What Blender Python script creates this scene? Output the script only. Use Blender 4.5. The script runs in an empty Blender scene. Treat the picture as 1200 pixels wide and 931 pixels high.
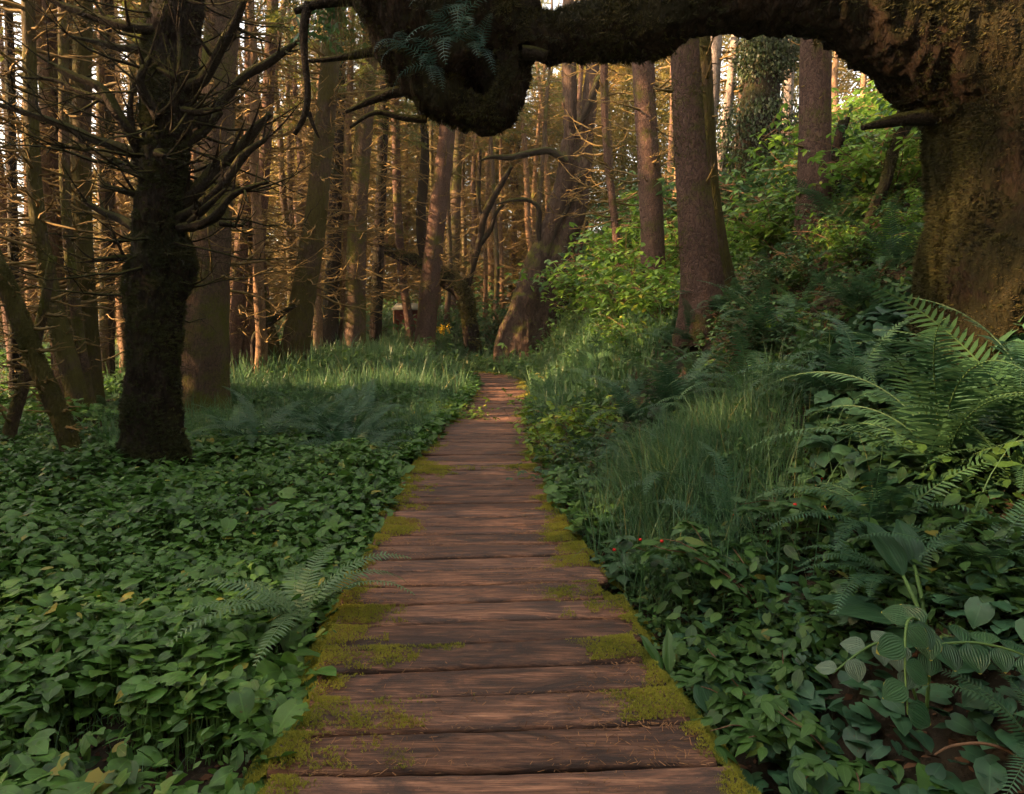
import bpy, math, random
import numpy as np
from mathutils import Vector

# ------------------------------------------------------------------ camera, sky, sun, exposure
S = bpy.context.scene
COL = S.collection
CAM_Z = 1.5
PITCH = math.atan(70.5 / 800.0)
cam_d = bpy.data.cameras.new('camera'); cam = bpy.data.objects.new('camera', cam_d); COL.objects.link(cam)
cam_d.lens = 24.0; cam_d.sensor_width = 36.0; cam_d.sensor_fit = 'HORIZONTAL'
cam_d.clip_start = 0.05; cam_d.clip_end = 2000
cam.location = (0, 0, CAM_Z); cam.rotation_euler = (math.pi / 2 - PITCH, 0, 0)
S.camera = cam

SUN_AZ, SUN_EL = math.radians(-101), math.radians(24)      # azimuth from +Y towards +X
W = bpy.data.worlds.new('World'); S.world = W; W.use_nodes = True
nt = W.node_tree; bg = nt.nodes['Background']
sky = nt.nodes.new('ShaderNodeTexSky'); sky.sky_type = 'NISHITA'; sky.sun_disc = False
sky.sun_elevation = SUN_EL; sky.sun_rotation = SUN_AZ
sky.air_density = 1.3; sky.dust_density = 3.0; sky.ozone_density = 1.5
hs_ = nt.nodes.new('ShaderNodeHueSaturation'); hs_.inputs['Saturation'].default_value = 0.5
mx_ = nt.nodes.new('ShaderNodeMix'); mx_.data_type = 'RGBA'; mx_.blend_type = 'MULTIPLY'; mx_.inputs[0].default_value = 1.0; mx_.inputs[7].default_value = (1.0, 0.87, 0.73, 1)
nt.links.new(sky.outputs[0], hs_.inputs['Color']); nt.links.new(hs_.outputs[0], mx_.inputs[6]); nt.links.new(mx_.outputs[2], bg.inputs[0]); bg.inputs[1].default_value = 0.095
sd = bpy.data.lights.new('sun', 'SUN'); so = bpy.data.objects.new('sun', sd); COL.objects.link(so)
sd.energy = 5.0; sd.angle = math.radians(1.2); sd.color = (1.0, 0.58, 0.28)
sdir = Vector((math.sin(SUN_AZ) * math.cos(SUN_EL), math.cos(SUN_AZ) * math.cos(SUN_EL), math.sin(SUN_EL)))
so.rotation_euler = sdir.to_track_quat('Z', 'Y').to_euler(); so.location = (-30, 10, 20)
vs = S.view_settings
vs.view_transform = 'Standard'; vs.look = 'None'; vs.exposure = 3.2; vs.gamma = 1.0; vs.use_curve_mapping = False
S.render.engine = 'CYCLES'
cy = S.cycles
cy.max_bounces = 6; cy.diffuse_bounces = 3; cy.glossy_bounces = 2; cy.transmission_bounces = 3
cy.transparent_max_bounces = 4; cy.caustics_reflective = False; cy.caustics_refractive = False
cy.volume_bounces = 0; cy.use_denoising = True; cy.sample_clamp_indirect = 6.0

rng = np.random.default_rng(7)
random.seed(7)

# ------------------------------------------------------------------ helpers
def at(px, py, Y):
    """photo pixel -> world point at distance Y in front of the camera"""
    u = (px - 600.0) / 800.0; v = -(py - 465.5) / 800.0
    dy = math.cos(PITCH) + v * math.sin(PITCH); dz = -math.sin(PITCH) + v * math.cos(PITCH)
    k = Y / dy
    return np.array([u * k, Y, CAM_Z + dz * k])

def smooth(a, b, x):
    t = np.clip((np.asarray(x, float) - a) / (b - a), 0, 1)
    return t * t * (3 - 2 * t)

def _hash(i, j, k, s):
    h = (i * 374761393 + j * 668265263 + k * 2147483647 + s * 974634541) & 0xffffffff
    h = ((h ^ (h >> 13)) * 1274126177) & 0xffffffff
    h = h ^ (h >> 16)
    return (h & 0xffff) / 65535.0 * 2 - 1

def vnoise(p, f=1.0, seed=0):
    p = np.asarray(p, float) * f
    i = np.floor(p).astype(np.int64); t = p - i; t = t * t * (3 - 2 * t)
    r = 0
    for a in (0, 1):
        for b in (0, 1):
            for c in (0, 1):
                w = (t[:, 0] if a else 1 - t[:, 0]) * (t[:, 1] if b else 1 - t[:, 1]) * (t[:, 2] if c else 1 - t[:, 2])
                r = r + w * _hash(i[:, 0] + a, i[:, 1] + b, i[:, 2] + c, seed)
    return r

def fbm(p, f=1.0, seed=0, o=3):
    r = 0; a = 1.0
    for k in range(o):
        r = r + a * vnoise(p, f, seed + k); f *= 2.1; a *= 0.5
    return r

def n2(x, y, f, seed=0, o=2):
    x = np.atleast_1d(np.asarray(x, float)); y = np.atleast_1d(np.asarray(y, float))
    return fbm(np.stack([x, y, np.zeros_like(x)], 1), f, seed, o)

PY_ = [-4, 0, 2.4, 3.9, 5.85, 8.9, 12.3, 15, 17, 19, 20.5, 21.5, 22.5, 23.3, 24, 24.6, 35]
PX_ = [0.0, 0.0, -0.04, -0.19, -0.33, -0.46, -0.45, -0.38, -0.34, -0.36, -0.48, -0.70, -1.10, -1.65, -2.4, -3.3, -9]
def path_x(y): return np.interp(y, PY_, PX_)
def path_z(y): return 0.27 * smooth(14, 23, y) + 0.5 * smooth(25, 36, y)
HALF = 0.76

def H(x, y):
    x = np.atleast_1d(np.asarray(x, float)); y = np.atleast_1d(np.asarray(y, float))
    x, y = np.broadcast_arrays(x, y)
    e = x - (np.maximum(path_x(y), -0.5) + 0.92)
    ep = np.clip(e, 0, None)
    bank = 0.72 * (np.sqrt(np.minimum(ep, 6) ** 2 + 0.2) - 0.447) + 0.36 * np.clip(ep - 6, 0, 40)
    bank = bank + 0.9 * smooth(12, 24, y) * smooth(0.0, 2.0, e)
    bank = bank + 0.5 * smooth(0.6, 2.2, e) * smooth(6.5, 8.8, y) * (1 - smooth(14, 22, y)) + 0.45 * smooth(12, 22, y) * smooth(-.2, -1.6, e + 1.8)
    near = np.exp(-((x - path_x(y)) / 1.1) ** 2)
    far = 1.3 * smooth(24.5, 33, y) * smooth(-20, -4, x)
    nz = (0.16 * n2(x, y, 0.55, 3) + 0.05 * n2(x, y, 1.9, 5)) * (1 - near)
    return path_z(y) - 0.15 + bank + far + nz
def Hs(x, y): return float(H(x, y)[0])

class MB:
    def __init__(s): s.V = []; s.F = []; s.T = []; s.U = []; s.n = 0
    def add(s, V, F, tint=0.5, uv=None):
        V = np.asarray(V, float).reshape(-1, 3); n = len(V)
        s.V.append(V)
        for f in (F if isinstance(F, (list, tuple)) else [F]):
            f = np.asarray(f)
            if len(f): s.F.append(f + s.n)
        s.T.append(np.broadcast_to(np.asarray(tint, float), (n,)))
        s.U.append(np.zeros((n, 2)) if uv is None else np.asarray(uv, float).reshape(n, 2))
        s.n += n
    def mesh(s, name, mat, smooth_=True):
        me = bpy.data.meshes.new(name)
        V = np.concatenate(s.V); me.vertices.add(len(V)); me.vertices.foreach_set('co', V.ravel().astype(np.float32))
        loops = np.concatenate([f.ravel() for f in s.F]).astype(np.int32)
        sizes = np.concatenate([np.full(len(f), f.shape[1]) for f in s.F])
        starts = (np.cumsum(sizes) - sizes).astype(np.int32)
        me.loops.add(len(loops)); me.loops.foreach_set('vertex_index', loops)
        me.polygons.add(len(sizes)); me.polygons.foreach_set('loop_start', starts)
        if smooth_: me.polygons.foreach_set('use_smooth', np.ones(len(sizes), bool))
        a = me.attributes.new('tint', 'FLOAT', 'POINT'); a.data.foreach_set('value', np.concatenate(s.T).astype(np.float32))
        U = np.concatenate(s.U)
        uv = me.uv_layers.new(name='UVMap'); uv.data.foreach_set('uv', U[loops].ravel().astype(np.float32))
        me.update(calc_edges=True)
        if mat: me.materials.append(mat)
        return me
    def build(s, name, mat, parent=None, smooth_=True):
        return link(name, s.mesh(name, mat, smooth_), parent)

def link(name, me, parent=None):
    o = bpy.data.objects.new(name, me); COL.objects.link(o)
    if parent: o.parent = parent
    return o

def tag(o, label=None, cat=None, group=None, kind=None):
    if label: o['label'] = label
    if cat: o['category'] = cat
    if group: o['group'] = group
    if kind: o['kind'] = kind
    return o

def empty(name, loc=(0, 0, 0), rz=0.0, sc=1.0):
    o = bpy.data.objects.new(name, None); COL.objects.link(o); o.empty_display_size = 0.2
    o.location = loc; o.rotation_euler = (0, 0, rz); o.scale = (sc, sc, sc)
    return o

def copy_tree(o, kids, parent=None):
    c = o.copy(); COL.objects.link(c); c.parent = parent
    for ch in kids:
        k = ch.copy(); COL.objects.link(k); k.parent = c
    return c

def unit(v):
    v = np.asarray(v, float); return v / (np.linalg.norm(v) + 1e-9)

def tube(P, R, seg=6, cap=True):
    """bent tapered tube; returns V, [quads, tris]"""
    P = np.asarray(P, float); n = len(P); R = np.broadcast_to(np.asarray(R, float), (n,))
    T = np.gradient(P, axis=0); T /= (np.linalg.norm(T, axis=1, keepdims=True) + 1e-9)
    a = np.array([1.0, 0, 0]) if abs(T[0, 0]) < 0.8 else np.array([0, 1.0, 0])
    N = np.empty((n, 3)); u = a - T[0] * a.dot(T[0]); u /= np.linalg.norm(u); N[0] = u
    for i in range(1, n):
        u = u - T[i] * u.dot(T[i]); u = u / (np.linalg.norm(u) + 1e-9); N[i] = u
    B = np.cross(T, N)
    th = np.arange(seg) * 2 * math.pi / seg
    V = P[:, None] + R[:, None, None] * (np.cos(th)[None, :, None] * N[:, None] + np.sin(th)[None, :, None] * B[:, None])
    V = V.reshape(-1, 3)
    i = np.arange(n - 1)[:, None] * seg; j = np.arange(seg)[None]; j2 = (j + 1) % seg
    Q = np.stack([i + j, i + j2, i + seg + j2, i + seg + j], -1).reshape(-1, 4)
    if not cap: return V, [Q]
    V = np.vstack([V, P[-1:]]); jj = np.arange(seg); b = (n - 1) * seg
    Tr = np.stack([b + jj, b + (jj + 1) % seg, np.full(seg, len(V) - 1)], -1)
    return V, [Q, Tr]

def resample(P, R, step):
    P = np.asarray(P, float); R = np.asarray(R, float)
    d = np.r_[0, np.cumsum(np.linalg.norm(np.diff(P, axis=0), axis=1))]
    n = max(3, int(d[-1] / step) + 1); t = np.linspace(0, d[-1], n)
    Q = np.stack([np.interp(t, d, P[:, k]) for k in range(3)], 1); r = np.interp(t, d, R)
    w = max(1, int(0.35 * n / len(P)))
    for _ in range(2):
        if n > 5:
            k = np.ones(2 * w + 1) / (2 * w + 1)
            for c in range(3):
                q = np.pad(Q[:, c], w, mode='reflect', reflect_type='odd'); Q[:, c] = np.convolve(q, k, 'valid')
            q = np.pad(r, w, mode='edge'); r = np.convolve(q, k, 'valid')
    return Q, r

def scatter(mb, tm, pos, yaw, pit, rol, sc, tint):
    V, F, U = tm; N = len(pos)
    if N == 0: return
    cz, sz, cx, sx, cy_, sy = np.cos(yaw), np.sin(yaw), np.cos(pit), np.sin(pit), np.cos(rol), np.sin(rol)
    O = np.zeros(N); I = np.ones(N)
    Rz = np.stack([cz, -sz, O, sz, cz, O, O, O, I], -1).reshape(N, 3, 3)
    Rx = np.stack([I, O, O, O, cx, -sx, O, sx, cx], -1).reshape(N, 3, 3)
    Ry = np.stack([cy_, O, sy, O, I, O, -sy, O, cy_], -1).reshape(N, 3, 3)
    M = Rz @ Rx @ Ry
    sc = np.asarray(sc, float)
    if sc.ndim == 1: sc = np.repeat(sc[:, None], 3, 1)
    X = np.einsum('nij,nvj->nvi', M, V[None] * sc[:, None, :]) + np.asarray(pos)[:, None]
    nv = len(V)
    Fs = [(f[None] + (np.arange(N) * nv)[:, None, None]).reshape(-1, f.shape[1]) for f in F]
    mb.add(X.reshape(-1, 3), Fs, np.repeat(np.broadcast_to(tint, (N,)), nv), np.tile(U, (N, 1)))

# ------------------------------------------------------------------ leaf templates (point along +Y, face +Z)
def leaf_template(outline, fold=0.25, droop=0.35, cols=2, wave=0.0):
    """outline: list of (y, half width, y offset of the edge); returns V, [quads], uv"""
    o = np.array(outline, float); n = len(o); c = 2 * cols + 1
    V = []; U = []
    for i in range(n):
        for k in range(-cols, cols + 1):
            f = k / cols
            y = o[i, 0] + o[i, 2] * abs(f) ** 1.5
            x = o[i, 1] * f
            z = abs(x) * fold - droop * y * y * 0.6 - 0.5 * abs(x) ** 2 + wave * math.sin(i * 2.2 + k) * abs(f)
            V.append((x, y, z)); U.append((f * 0.5 + 0.5, i / (n - 1)))
    Q = [(i * c + k, i * c + k + 1, (i + 1) * c + k + 1, (i + 1) * c + k) for i in range(n - 1) for k in range(c - 1)]
    return np.array(V), [np.array(Q)], np.array(U)

HEART = leaf_template([(0.0, 0.20, -0.20), (0.12, 0.44, -0.16), (0.34, 0.50, -0.06), (0.58, 0.41, 0), (0.80, 0.23, 0), (1.0, 0.015, 0)], 0.30, 0.5, 2, 0.03)
HEART_LO = leaf_template([(0.0, 0.22, -0.18), (0.3, 0.5, -0.06), (0.65, 0.34, 0), (1.0, 0.02, 0)], 0.30, 0.5, 1, 0.03)
OVAL = leaf_template([(0.0, 0.03, 0), (0.15, 0.17, 0), (0.38, 0.26, 0), (0.62, 0.22, 0), (0.82, 0.12, 0), (1.0, 0.01, 0)], 0.22, 0.35, 1, 0.02)
OVAL_LO = leaf_template([(0.0, 0.03, 0), (0.4, 0.27, 0), (0.75, 0.17, 0), (1.0, 0.01, 0)], 0.22, 0.35, 1, 0.0)
BROAD = leaf_template([(0.0, 0.03, 0), (0.08, 0.16, 0), (0.25, 0.29, 0), (0.45, 0.32, 0), (0.65, 0.27, 0), (0.84, 0.15, 0), (0.95, 0.06, 0), (1.0, 0.01, 0)], 0.25, 0.6, 3, 0.015)
def strip_template(n=5, w=0.012, bend=0.5):
    V = []; U = []
    for i in range(n):
        t = i / (n - 1); a = bend * t * t
        for k in (-1, 1):
            V.append((k * w * (1 - t) ** 0.6 * 0.5 + 0.0005 * k, a * 0.9, t - 0.45 * a * a * 1.0)); U.append((0.5 + k / 2, t))
    Q = [(2 * i, 2 * i + 1, 2 * i + 3, 2 * i + 2) for i in range(n - 1)]
    return np.array(V), [np.array(Q)], np.array(U)
BLADES = [strip_template(6, 0.014, b) for b in (0.15, 0.45, 0.85)]
def tuft_template(k, seed):
    r = np.random.default_rng(seed); V = []; F = []; U = []
    for i in range(k):
        a = r.uniform(0, 6.28); l = r.uniform(0.5, 1.0); t = r.uniform(0.1, 1.1); w = 0.12
        d = np.array([math.cos(a) * math.sin(t), math.sin(a) * math.sin(t), math.cos(t)]) * l
        s = np.array([-math.sin(a), math.cos(a), 0]) * w; b = r.normal(0, 0.12, 3); b[2] = 0
        n = len(V); V += [b - s, b + s, b + d]; F.append((n, n + 1, n + 2)); U += [(0, 0), (1, 0), (.5, 1)]
    return np.array(V), [np.array(F)], np.array(U)
TUFT = tuft_template(6, 1)
def spray_template(k, seed, l=1.0):
    """a twig with flat needles, along +Y"""
    r = np.random.default_rng(seed); V = []; F = []; U = []
    for i in range(k):
        y = i / k * l; s = 1 if i % 2 else -1; a = r.uniform(0.6, 1.2); q = (0.16 + 0.2 * (1 - y)) * l * r.uniform(0.7, 1.1)
        d = np.array([s * math.sin(a) * q, math.cos(a) * q, r.normal(-0.05, 0.06)]); w = np.array([0, 0.045, 0.02])
        b = np.array([0, y, -0.2 * y * y]); n = len(V)
        V += [b - w, b + w, b + d + w * .3, b + d - w * .3]; F.append((n, n + 1, n + 2, n + 3)); U += [(0, 0), (1, 0), (1, 1), (0, 1)]
    return np.array(V), [np.array(F)], np.array(U)
SPRAY = spray_template(10, 3)

# ------------------------------------------------------------------ materials
def new_mat(name):
    m = bpy.data.materials.new(name); m.use_nodes = True
    n = m.node_tree.nodes; b = n['Principled BSDF']; b.inputs['Specular IOR Level'].default_value = 0.35
    return m, m.node_tree, b
def N(t, kind, **kw):
    n = t.nodes.new(kind)
    for k, v in kw.items():
        if k in n.inputs: n.inputs[k].default_value = v
        else: setattr(n, k, v)
    return n
def ramp(t, src, stops):
    r = t.nodes.new('ShaderNodeValToRGB'); e = r.color_ramp.elements
    while len(e) < len(stops): e.new(0.5)
    for i, (p, c) in enumerate(stops):
        e[i].position = p; e[i].color = (*c, 1) if len(c) == 3 else c
    t.links.new(src, r.inputs[0]); return r.outputs[0]
def mix(t, fac, a, b, mode='MIX'):
    m = t.nodes.new('ShaderNodeMix'); m.data_type = 'RGBA'; m.blend_type = mode
    for s, v in ((m.inputs[0], fac), (m.inputs[6], a), (m.inputs[7], b)):
        if hasattr(v, 'node'): t.links.new(v, s)
        elif isinstance(v, (int, float)): s.default_value = v
        else: s.default_value = (*v, 1)
    return m.outputs[2]
def math_(t, op, a, b=None, clamp=False):
    m = t.nodes.new('ShaderNodeMath'); m.operation = op; m.use_clamp = clamp
    for s, v in zip(m.inputs, (a, b)):
        if v is None: continue
        if hasattr(v, 'node'): t.links.new(v, s)
        else: s.default_value = v
    return m.outputs[0]

def leaf_mat(name, c1, c2, c3=None, rough=0.42, transl=0.3, veins=0.0, edge=None, patch=0.0, spots=0.0):
    m, t, b = new_mat(name); L = t.links.new
    at_ = N(t, 'ShaderNodeAttribute', attribute_name='tint')
    col = ramp(t, at_.outputs['Fac'], [(0.0, c1), (0.85, c2), (1.0, c3 or c2)])
    tc = N(t, 'ShaderNodeTexCoord'); sep = N(t, 'ShaderNodeSeparateXYZ'); L(tc.outputs['UV'], sep.inputs[0])
    mid = math_(t, 'ABSOLUTE', math_(t, 'SUBTRACT', sep.outputs[0], 0.5))
    mf = math_(t, 'LESS_THAN', mid, 0.03)
    col = mix(t, math_(t, 'MULTIPLY', mf, 0.35), col, tuple(min(1, 1.7 * v + .01) for v in c2))
    if patch:
        oi = N(t, 'ShaderNodeTexNoise', Scale=0.9, Detail=2.0); L(tc.outputs['Object'], oi.inputs['Vector'])
        col = mix(t, math_(t, 'MULTIPLY', ramp(t, oi.outputs[0], [(0.4, (0, 0, 0)), (0.65, (1, 1, 1))]), patch), col, tuple(0.5 * v for v in c1))
    if spots:
        sn = N(t, 'ShaderNodeTexNoise', Scale=70.0, Detail=3.0); L(tc.outputs['Object'], sn.inputs['Vector']); s2 = N(t, 'ShaderNodeTexNoise', Scale=14.0, Detail=4.0); L(tc.outputs['Object'], s2.inputs['Vector'])
        col = mix(t, ramp(t, s2.outputs[0], [(0.45, (0, 0, 0)), (0.7, (spots,) * 3)]), col, tuple(1.9 * v for v in c2))
        col = mix(t, ramp(t, sn.outputs[0], [(0.66, (0, 0, 0)), (0.70, (.8, .8, .8))]), col, (0.07, 0.05, 0.015))
        sb = N(t, 'ShaderNodeBump', Strength=0.5, Distance=0.006); L(s2.outputs[0], sb.inputs['Height']); L(sb.outputs[0], b.inputs['Normal'])
    if edge:
        en = N(t, 'ShaderNodeTexNoise', Scale=22.0, Detail=4.0); L(tc.outputs['Object'], en.inputs['Vector']); ed = math_(t, 'GREATER_THAN', math_(t, 'ADD', mid, math_(t, 'MULTIPLY', en.outputs[0], .25)), 0.63); tip = math_(t, 'GREATER_THAN', math_(t, 'ADD', sep.outputs[1], math_(t, 'MULTIPLY', en.outputs[0], .3)), 1.04)
        col = mix(t, math_(t, 'MULTIPLY', math_(t, 'MAXIMUM', ed, tip), math_(t, 'GREATER_THAN', sep.outputs[1], 0.45)), col, edge)
    if veins:
        wv = N(t, 'ShaderNodeMath', operation='SINE'); L(math_(t, 'MULTIPLY', sep.outputs[0], 60.0), wv.inputs[0])
        bp = N(t, 'ShaderNodeBump', Strength=veins, Distance=0.01); L(wv.outputs[0], bp.inputs['Height']); L(bp.outputs[0], b.inputs['Normal'])
        col = mix(t, math_(t, 'MULTIPLY', math_(t, 'ADD', wv.outputs[0], 1.0), 0.05), col, tuple(1.5 * v for v in c2))
    L(col, b.inputs['Base Color']); b.inputs['Roughness'].default_value = rough
    tr = N(t, 'ShaderNodeBsdfTranslucent'); L(mix(t, 0.5, col, tuple(min(1, v * 1.5) for v in c2)), tr.inputs['Color'])
    ms = N(t, 'ShaderNodeMixShader'); ms.inputs[0].default_value = transl
    L(b.outputs[0], ms.inputs[1]); L(tr.outputs[0], ms.inputs[2]); L(ms.outputs[0], t.nodes['Material Output'].inputs['Surface'])
    return m

def bark_mat(name, dark, lite, moss=(0.07, 0.075, 0.012), moss_amt=0.3, scale=9.0, bump=0.7, up=0.5, zs=0.3, lichen=None):
    m, t, b = new_mat(name); L = t.links.new
    tc = N(t, 'ShaderNodeTexCoord'); mp = N(t, 'ShaderNodeMapping'); mp.inputs['Scale'].default_value = (1, 1, zs)
    L(tc.outputs['Object'], mp.inputs[0])
    wn = N(t, 'ShaderNodeTexNoise', Scale=scale * 0.7, Detail=3.0); L(mp.outputs[0], wn.inputs['Vector'])
    wv = mix(t, 0.38, mp.outputs[0], wn.outputs['Color'])
    vo = N(t, 'ShaderNodeTexVoronoi', feature='DISTANCE_TO_EDGE', Scale=scale * 1.4); L(wv, vo.inputs['Vector'])
    vc = N(t, 'ShaderNodeTexVoronoi', feature='F1', Scale=scale * 1.4); L(wv, vc.inputs['Vector'])
    no = N(t, 'ShaderNodeTexNoise', Scale=scale * 3.5, Detail=6.0, Roughness=0.7); L(mp.outputs[0], no.inputs['Vector'])
    big = N(t, 'ShaderNodeTexNoise', Scale=1.3, Detail=5.0, Roughness=0.65); L(tc.outputs['Object'], big.inputs['Vector'])
    col = ramp(t, no.outputs[0], [(0.3, dark), (0.55, tuple((a + c) / 2 for a, c in zip(dark, lite))), (0.72, lite)])
    col = mix(t, 0.45, col, mix(t, vc.outputs['Color'], dark, lite), 'MIX')
    col = mix(t, ramp(t, vo.outputs[0], [(0.0, (.65, .65, .65)), (0.09, (0, 0, 0))]), col, tuple(v * 0.35 for v in dark))
    if lichen:
        ln = N(t, 'ShaderNodeTexNoise', Scale=6.0, Detail=6.0, Roughness=0.8); L(tc.outputs['Object'], ln.inputs['Vector'])
        col = mix(t, ramp(t, ln.outputs[0], [(0.56, (0, 0, 0)), (0.66, (0.7, 0.7, 0.7))]), col, lichen)
    ge = N(t, 'ShaderNodeNewGeometry'); sp = N(t, 'ShaderNodeSeparateXYZ'); L(ge.outputs['Normal'], sp.inputs[0])
    mo = math_(t, 'ADD', math_(t, 'MULTIPLY', sp.outputs[2], up), math_(t, 'ADD', math_(t, 'MULTIPLY', big.outputs[0], 1.6), math_(t, 'MULTIPLY', no.outputs[0], 0.5)))
    mf = ramp(t, math_(t, 'ADD', mo, moss_amt - 1.0), [(0.18, (0, 0, 0)), (0.42, (1, 1, 1))])
    mcol = mix(t, no.outputs[0], tuple(v * 0.4 for v in moss), tuple(v * 1.5 for v in moss))
    col = mix(t, mf, col, mcol)
    L(col, b.inputs['Base Color']); b.inputs['Roughness'].default_value = 0.9; b.inputs['Specular IOR Level'].default_value = 0.15
    h = math_(t, 'ADD', math_(t, 'MULTIPLY', ramp(t, vo.outputs[0], [(0, (0, 0, 0)), (0.25, (1, 1, 1))]), 0.38), no.outputs[0])
    bp = N(t, 'ShaderNodeBump', Strength=bump, Distance=0.03); L(h, bp.inputs['Height']); L(bp.outputs[0], b.inputs['Normal'])
    return m

def plain_mat(name, c1, c2, scale=8.0, rough=0.9, bump=0.4, detail=6.0, tint=False):
    m, t, b = new_mat(name); L = t.links.new
    tc = N(t, 'ShaderNodeTexCoord'); no = N(t, 'ShaderNodeTexNoise', Scale=scale, Detail=detail, Roughness=0.65); L(tc.outputs['Object'], no.inputs['Vector'])
    f = no.outputs[0]
    if tint:
        a = N(t, 'ShaderNodeAttribute', attribute_name='tint'); f = math_(t, 'ADD', math_(t, 'MULTIPLY', f, 0.4), math_(t, 'MULTIPLY', a.outputs['Fac'], 0.6))
    L(ramp(t, f, [(0.3, c1), (0.7, c2)]), b.inputs['Base Color']); b.inputs['Roughness'].default_value = rough
    b.inputs['Specular IOR Level'].default_value = 0.2
    bp = N(t, 'ShaderNodeBump', Strength=bump, Distance=0.02); L(no.outputs[0], bp.inputs['Height']); L(bp.outputs[0], b.inputs['Normal'])
    return m

def wood_mat():
    m, t, b = new_mat('weathered_plank'); L = t.links.new
    a = N(t, 'ShaderNodeAttribute', attribute_name='tint')
    tc = N(t, 'ShaderNodeTexCoord'); off = N(t, 'ShaderNodeCombineXYZ'); L(math_(t, 'MULTIPLY', a.outputs['Fac'], 37.0), off.inputs[0])
    L(math_(t, 'MULTIPLY', a.outputs['Fac'], 11.0), off.inputs[2])
    ad = N(t, 'ShaderNodeVectorMath', operation='ADD'); L(tc.outputs['Object'], ad.inputs[0]); L(off.outputs[0], ad.inputs[1])
    def nz(sx, sy, d, r=0.65, dist=0.0):
        mp = N(t, 'ShaderNodeMapping'); mp.inputs['Scale'].default_value = (sx, sy, sy); L(ad.outputs[0], mp.inputs[0])
        n = N(t, 'ShaderNodeTexNoise', Scale=1.0, Detail=d, Roughness=r, Distortion=dist); L(mp.outputs[0], n.inputs['Vector']); return n.outputs[0]
    grain = nz(6.0, 130.0, 6.0, 0.75); streak = nz(2.6, 34.0, 6.0, 0.7, 0.5); stain = nz(2.0, 6.5, 6.0, 0.7, 1.2); fine = nz(90, 90, 3)
    col = ramp(t, streak, [(0.32, (0.080, 0.044, 0.031)), (0.5, (0.225, 0.112, 0.068)), (0.68, (0.420, 0.222, 0.135))])
    col = mix(t, ramp(t, grain, [(0.36, (0.85, 0.85, 0.85)), (0.56, (0, 0, 0))]), col, (0.040, 0.027, 0.024))
    col = mix(t, ramp(t, stain, [(0.41, (0, 0, 0)), (0.60, (0.88, 0.88, 0.88))]), col, (0.038, 0.028, 0.025))
    col = mix(t, ramp(t, fine, [(0.66, (0, 0, 0)), (0.74, (0.8, 0.8, 0.8))]), col, (0.26, 0.18, 0.10))
    hs = N(t, 'ShaderNodeHueSaturation'); L(col, hs.inputs['Color']); L(math_(t, 'ADD', math_(t, 'MULTIPLY', a.outputs['Fac'], 0.6), 0.72), hs.inputs['Value'])
    L(hs.outputs[0], b.inputs['Base Color']); L(ramp(t, stain, [(0.4, (0.78,) * 3), (0.65, (0.55,) * 3)]), b.inputs['Roughness'])
    b.inputs['Specular IOR Level'].default_value = 0.25
    bp = N(t, 'ShaderNodeBump', Strength=0.75, Distance=0.012)
    L(math_(t, 'ADD', math_(t, 'MULTIPLY', grain, 0.7), math_(t, 'ADD', streak, math_(t, 'MULTIPLY', fine, 0.25))), bp.inputs['Height']); L(bp.outputs[0], b.inputs['Normal'])
    return m

M_WOOD = wood_mat()
M_BEAM = plain_mat('stringer_wood', (0.03, 0.022, 0.018), (0.08, 0.055, 0.04), 12)
M_SOIL = plain_mat('forest_floor', (0.012, 0.010, 0.007), (0.045, 0.034, 0.020), 14, bump=1.0)
M_MOSS = leaf_mat('deck_moss', (0.075, 0.115, 0.016), (0.33, 0.32, 0.04), (0.24, 0.14, 0.05), 0.85, 0.25)
M_TMOSS = leaf_mat('trunk_moss', (0.024, 0.03, 0.006), (0.085, 0.085, 0.014), (0.12, 0.10, 0.02), 0.9, 0.15)
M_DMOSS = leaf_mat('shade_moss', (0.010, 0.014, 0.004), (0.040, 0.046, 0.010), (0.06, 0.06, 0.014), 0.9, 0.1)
M_GMOSS = leaf_mat('golden_moss', (0.012, 0.010, 0.004), (0.058, 0.046, 0.015), (0.12, 0.095, 0.028), 0.9, 0.1)
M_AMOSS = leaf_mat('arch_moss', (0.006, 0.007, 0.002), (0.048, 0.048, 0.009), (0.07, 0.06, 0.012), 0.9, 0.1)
M_NEEDLE = plain_mat('fallen_needles', (0.09, 0.045, 0.02), (0.32, 0.17, 0.08), 30, tint=True)
M_LITTER = plain_mat('dead_leaves', (0.025, 0.014, 0.008), (0.11, 0.055, 0.028), 30, tint=True)
M_COVER = leaf_mat('lily_leaf', (0.016, 0.050, 0.013), (0.066, 0.158, 0.026), (0.24, 0.21, 0.03), 0.46, 0.25, spots=.5)
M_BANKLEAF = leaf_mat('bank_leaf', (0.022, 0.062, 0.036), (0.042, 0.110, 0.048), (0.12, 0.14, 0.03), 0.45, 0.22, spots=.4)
M_UNDER = leaf_mat('low_leaf', (0.018, 0.050, 0.016), (0.055, 0.125, 0.026), (0.16, 0.15, 0.03), 0.5, 0.3, spots=.4)
M_GRASS = leaf_mat('sedge_blade', (0.032, 0.086, 0.045), (0.085, 0.180, 0.075), (0.22, 0.20, 0.07), 0.45, 0.35)
M_FERN = leaf_mat('fern_pinna', (0.026, 0.076, 0.042), (0.050, 0.125, 0.055), (0.09, 0.14, 0.04), 0.45, 0.25)
M_FERNLIGHT = leaf_mat('pale_fern_pinna', (0.06, 0.14, 0.06), (0.13, 0.22, 0.095), None, 0.42, 0.3)
M_FERNBLUE = leaf_mat('epiphyte_pinna', (0.02, 0.06, 0.05), (0.035, 0.095, 0.075), None, 0.5, 0.25)
M_SHRUB = leaf_mat('shrub_leaf', (0.045, 0.115, 0.022), (0.135, 0.26, 0.034), (0.26, 0.27, 0.03), 0.45, 0.38)
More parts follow.
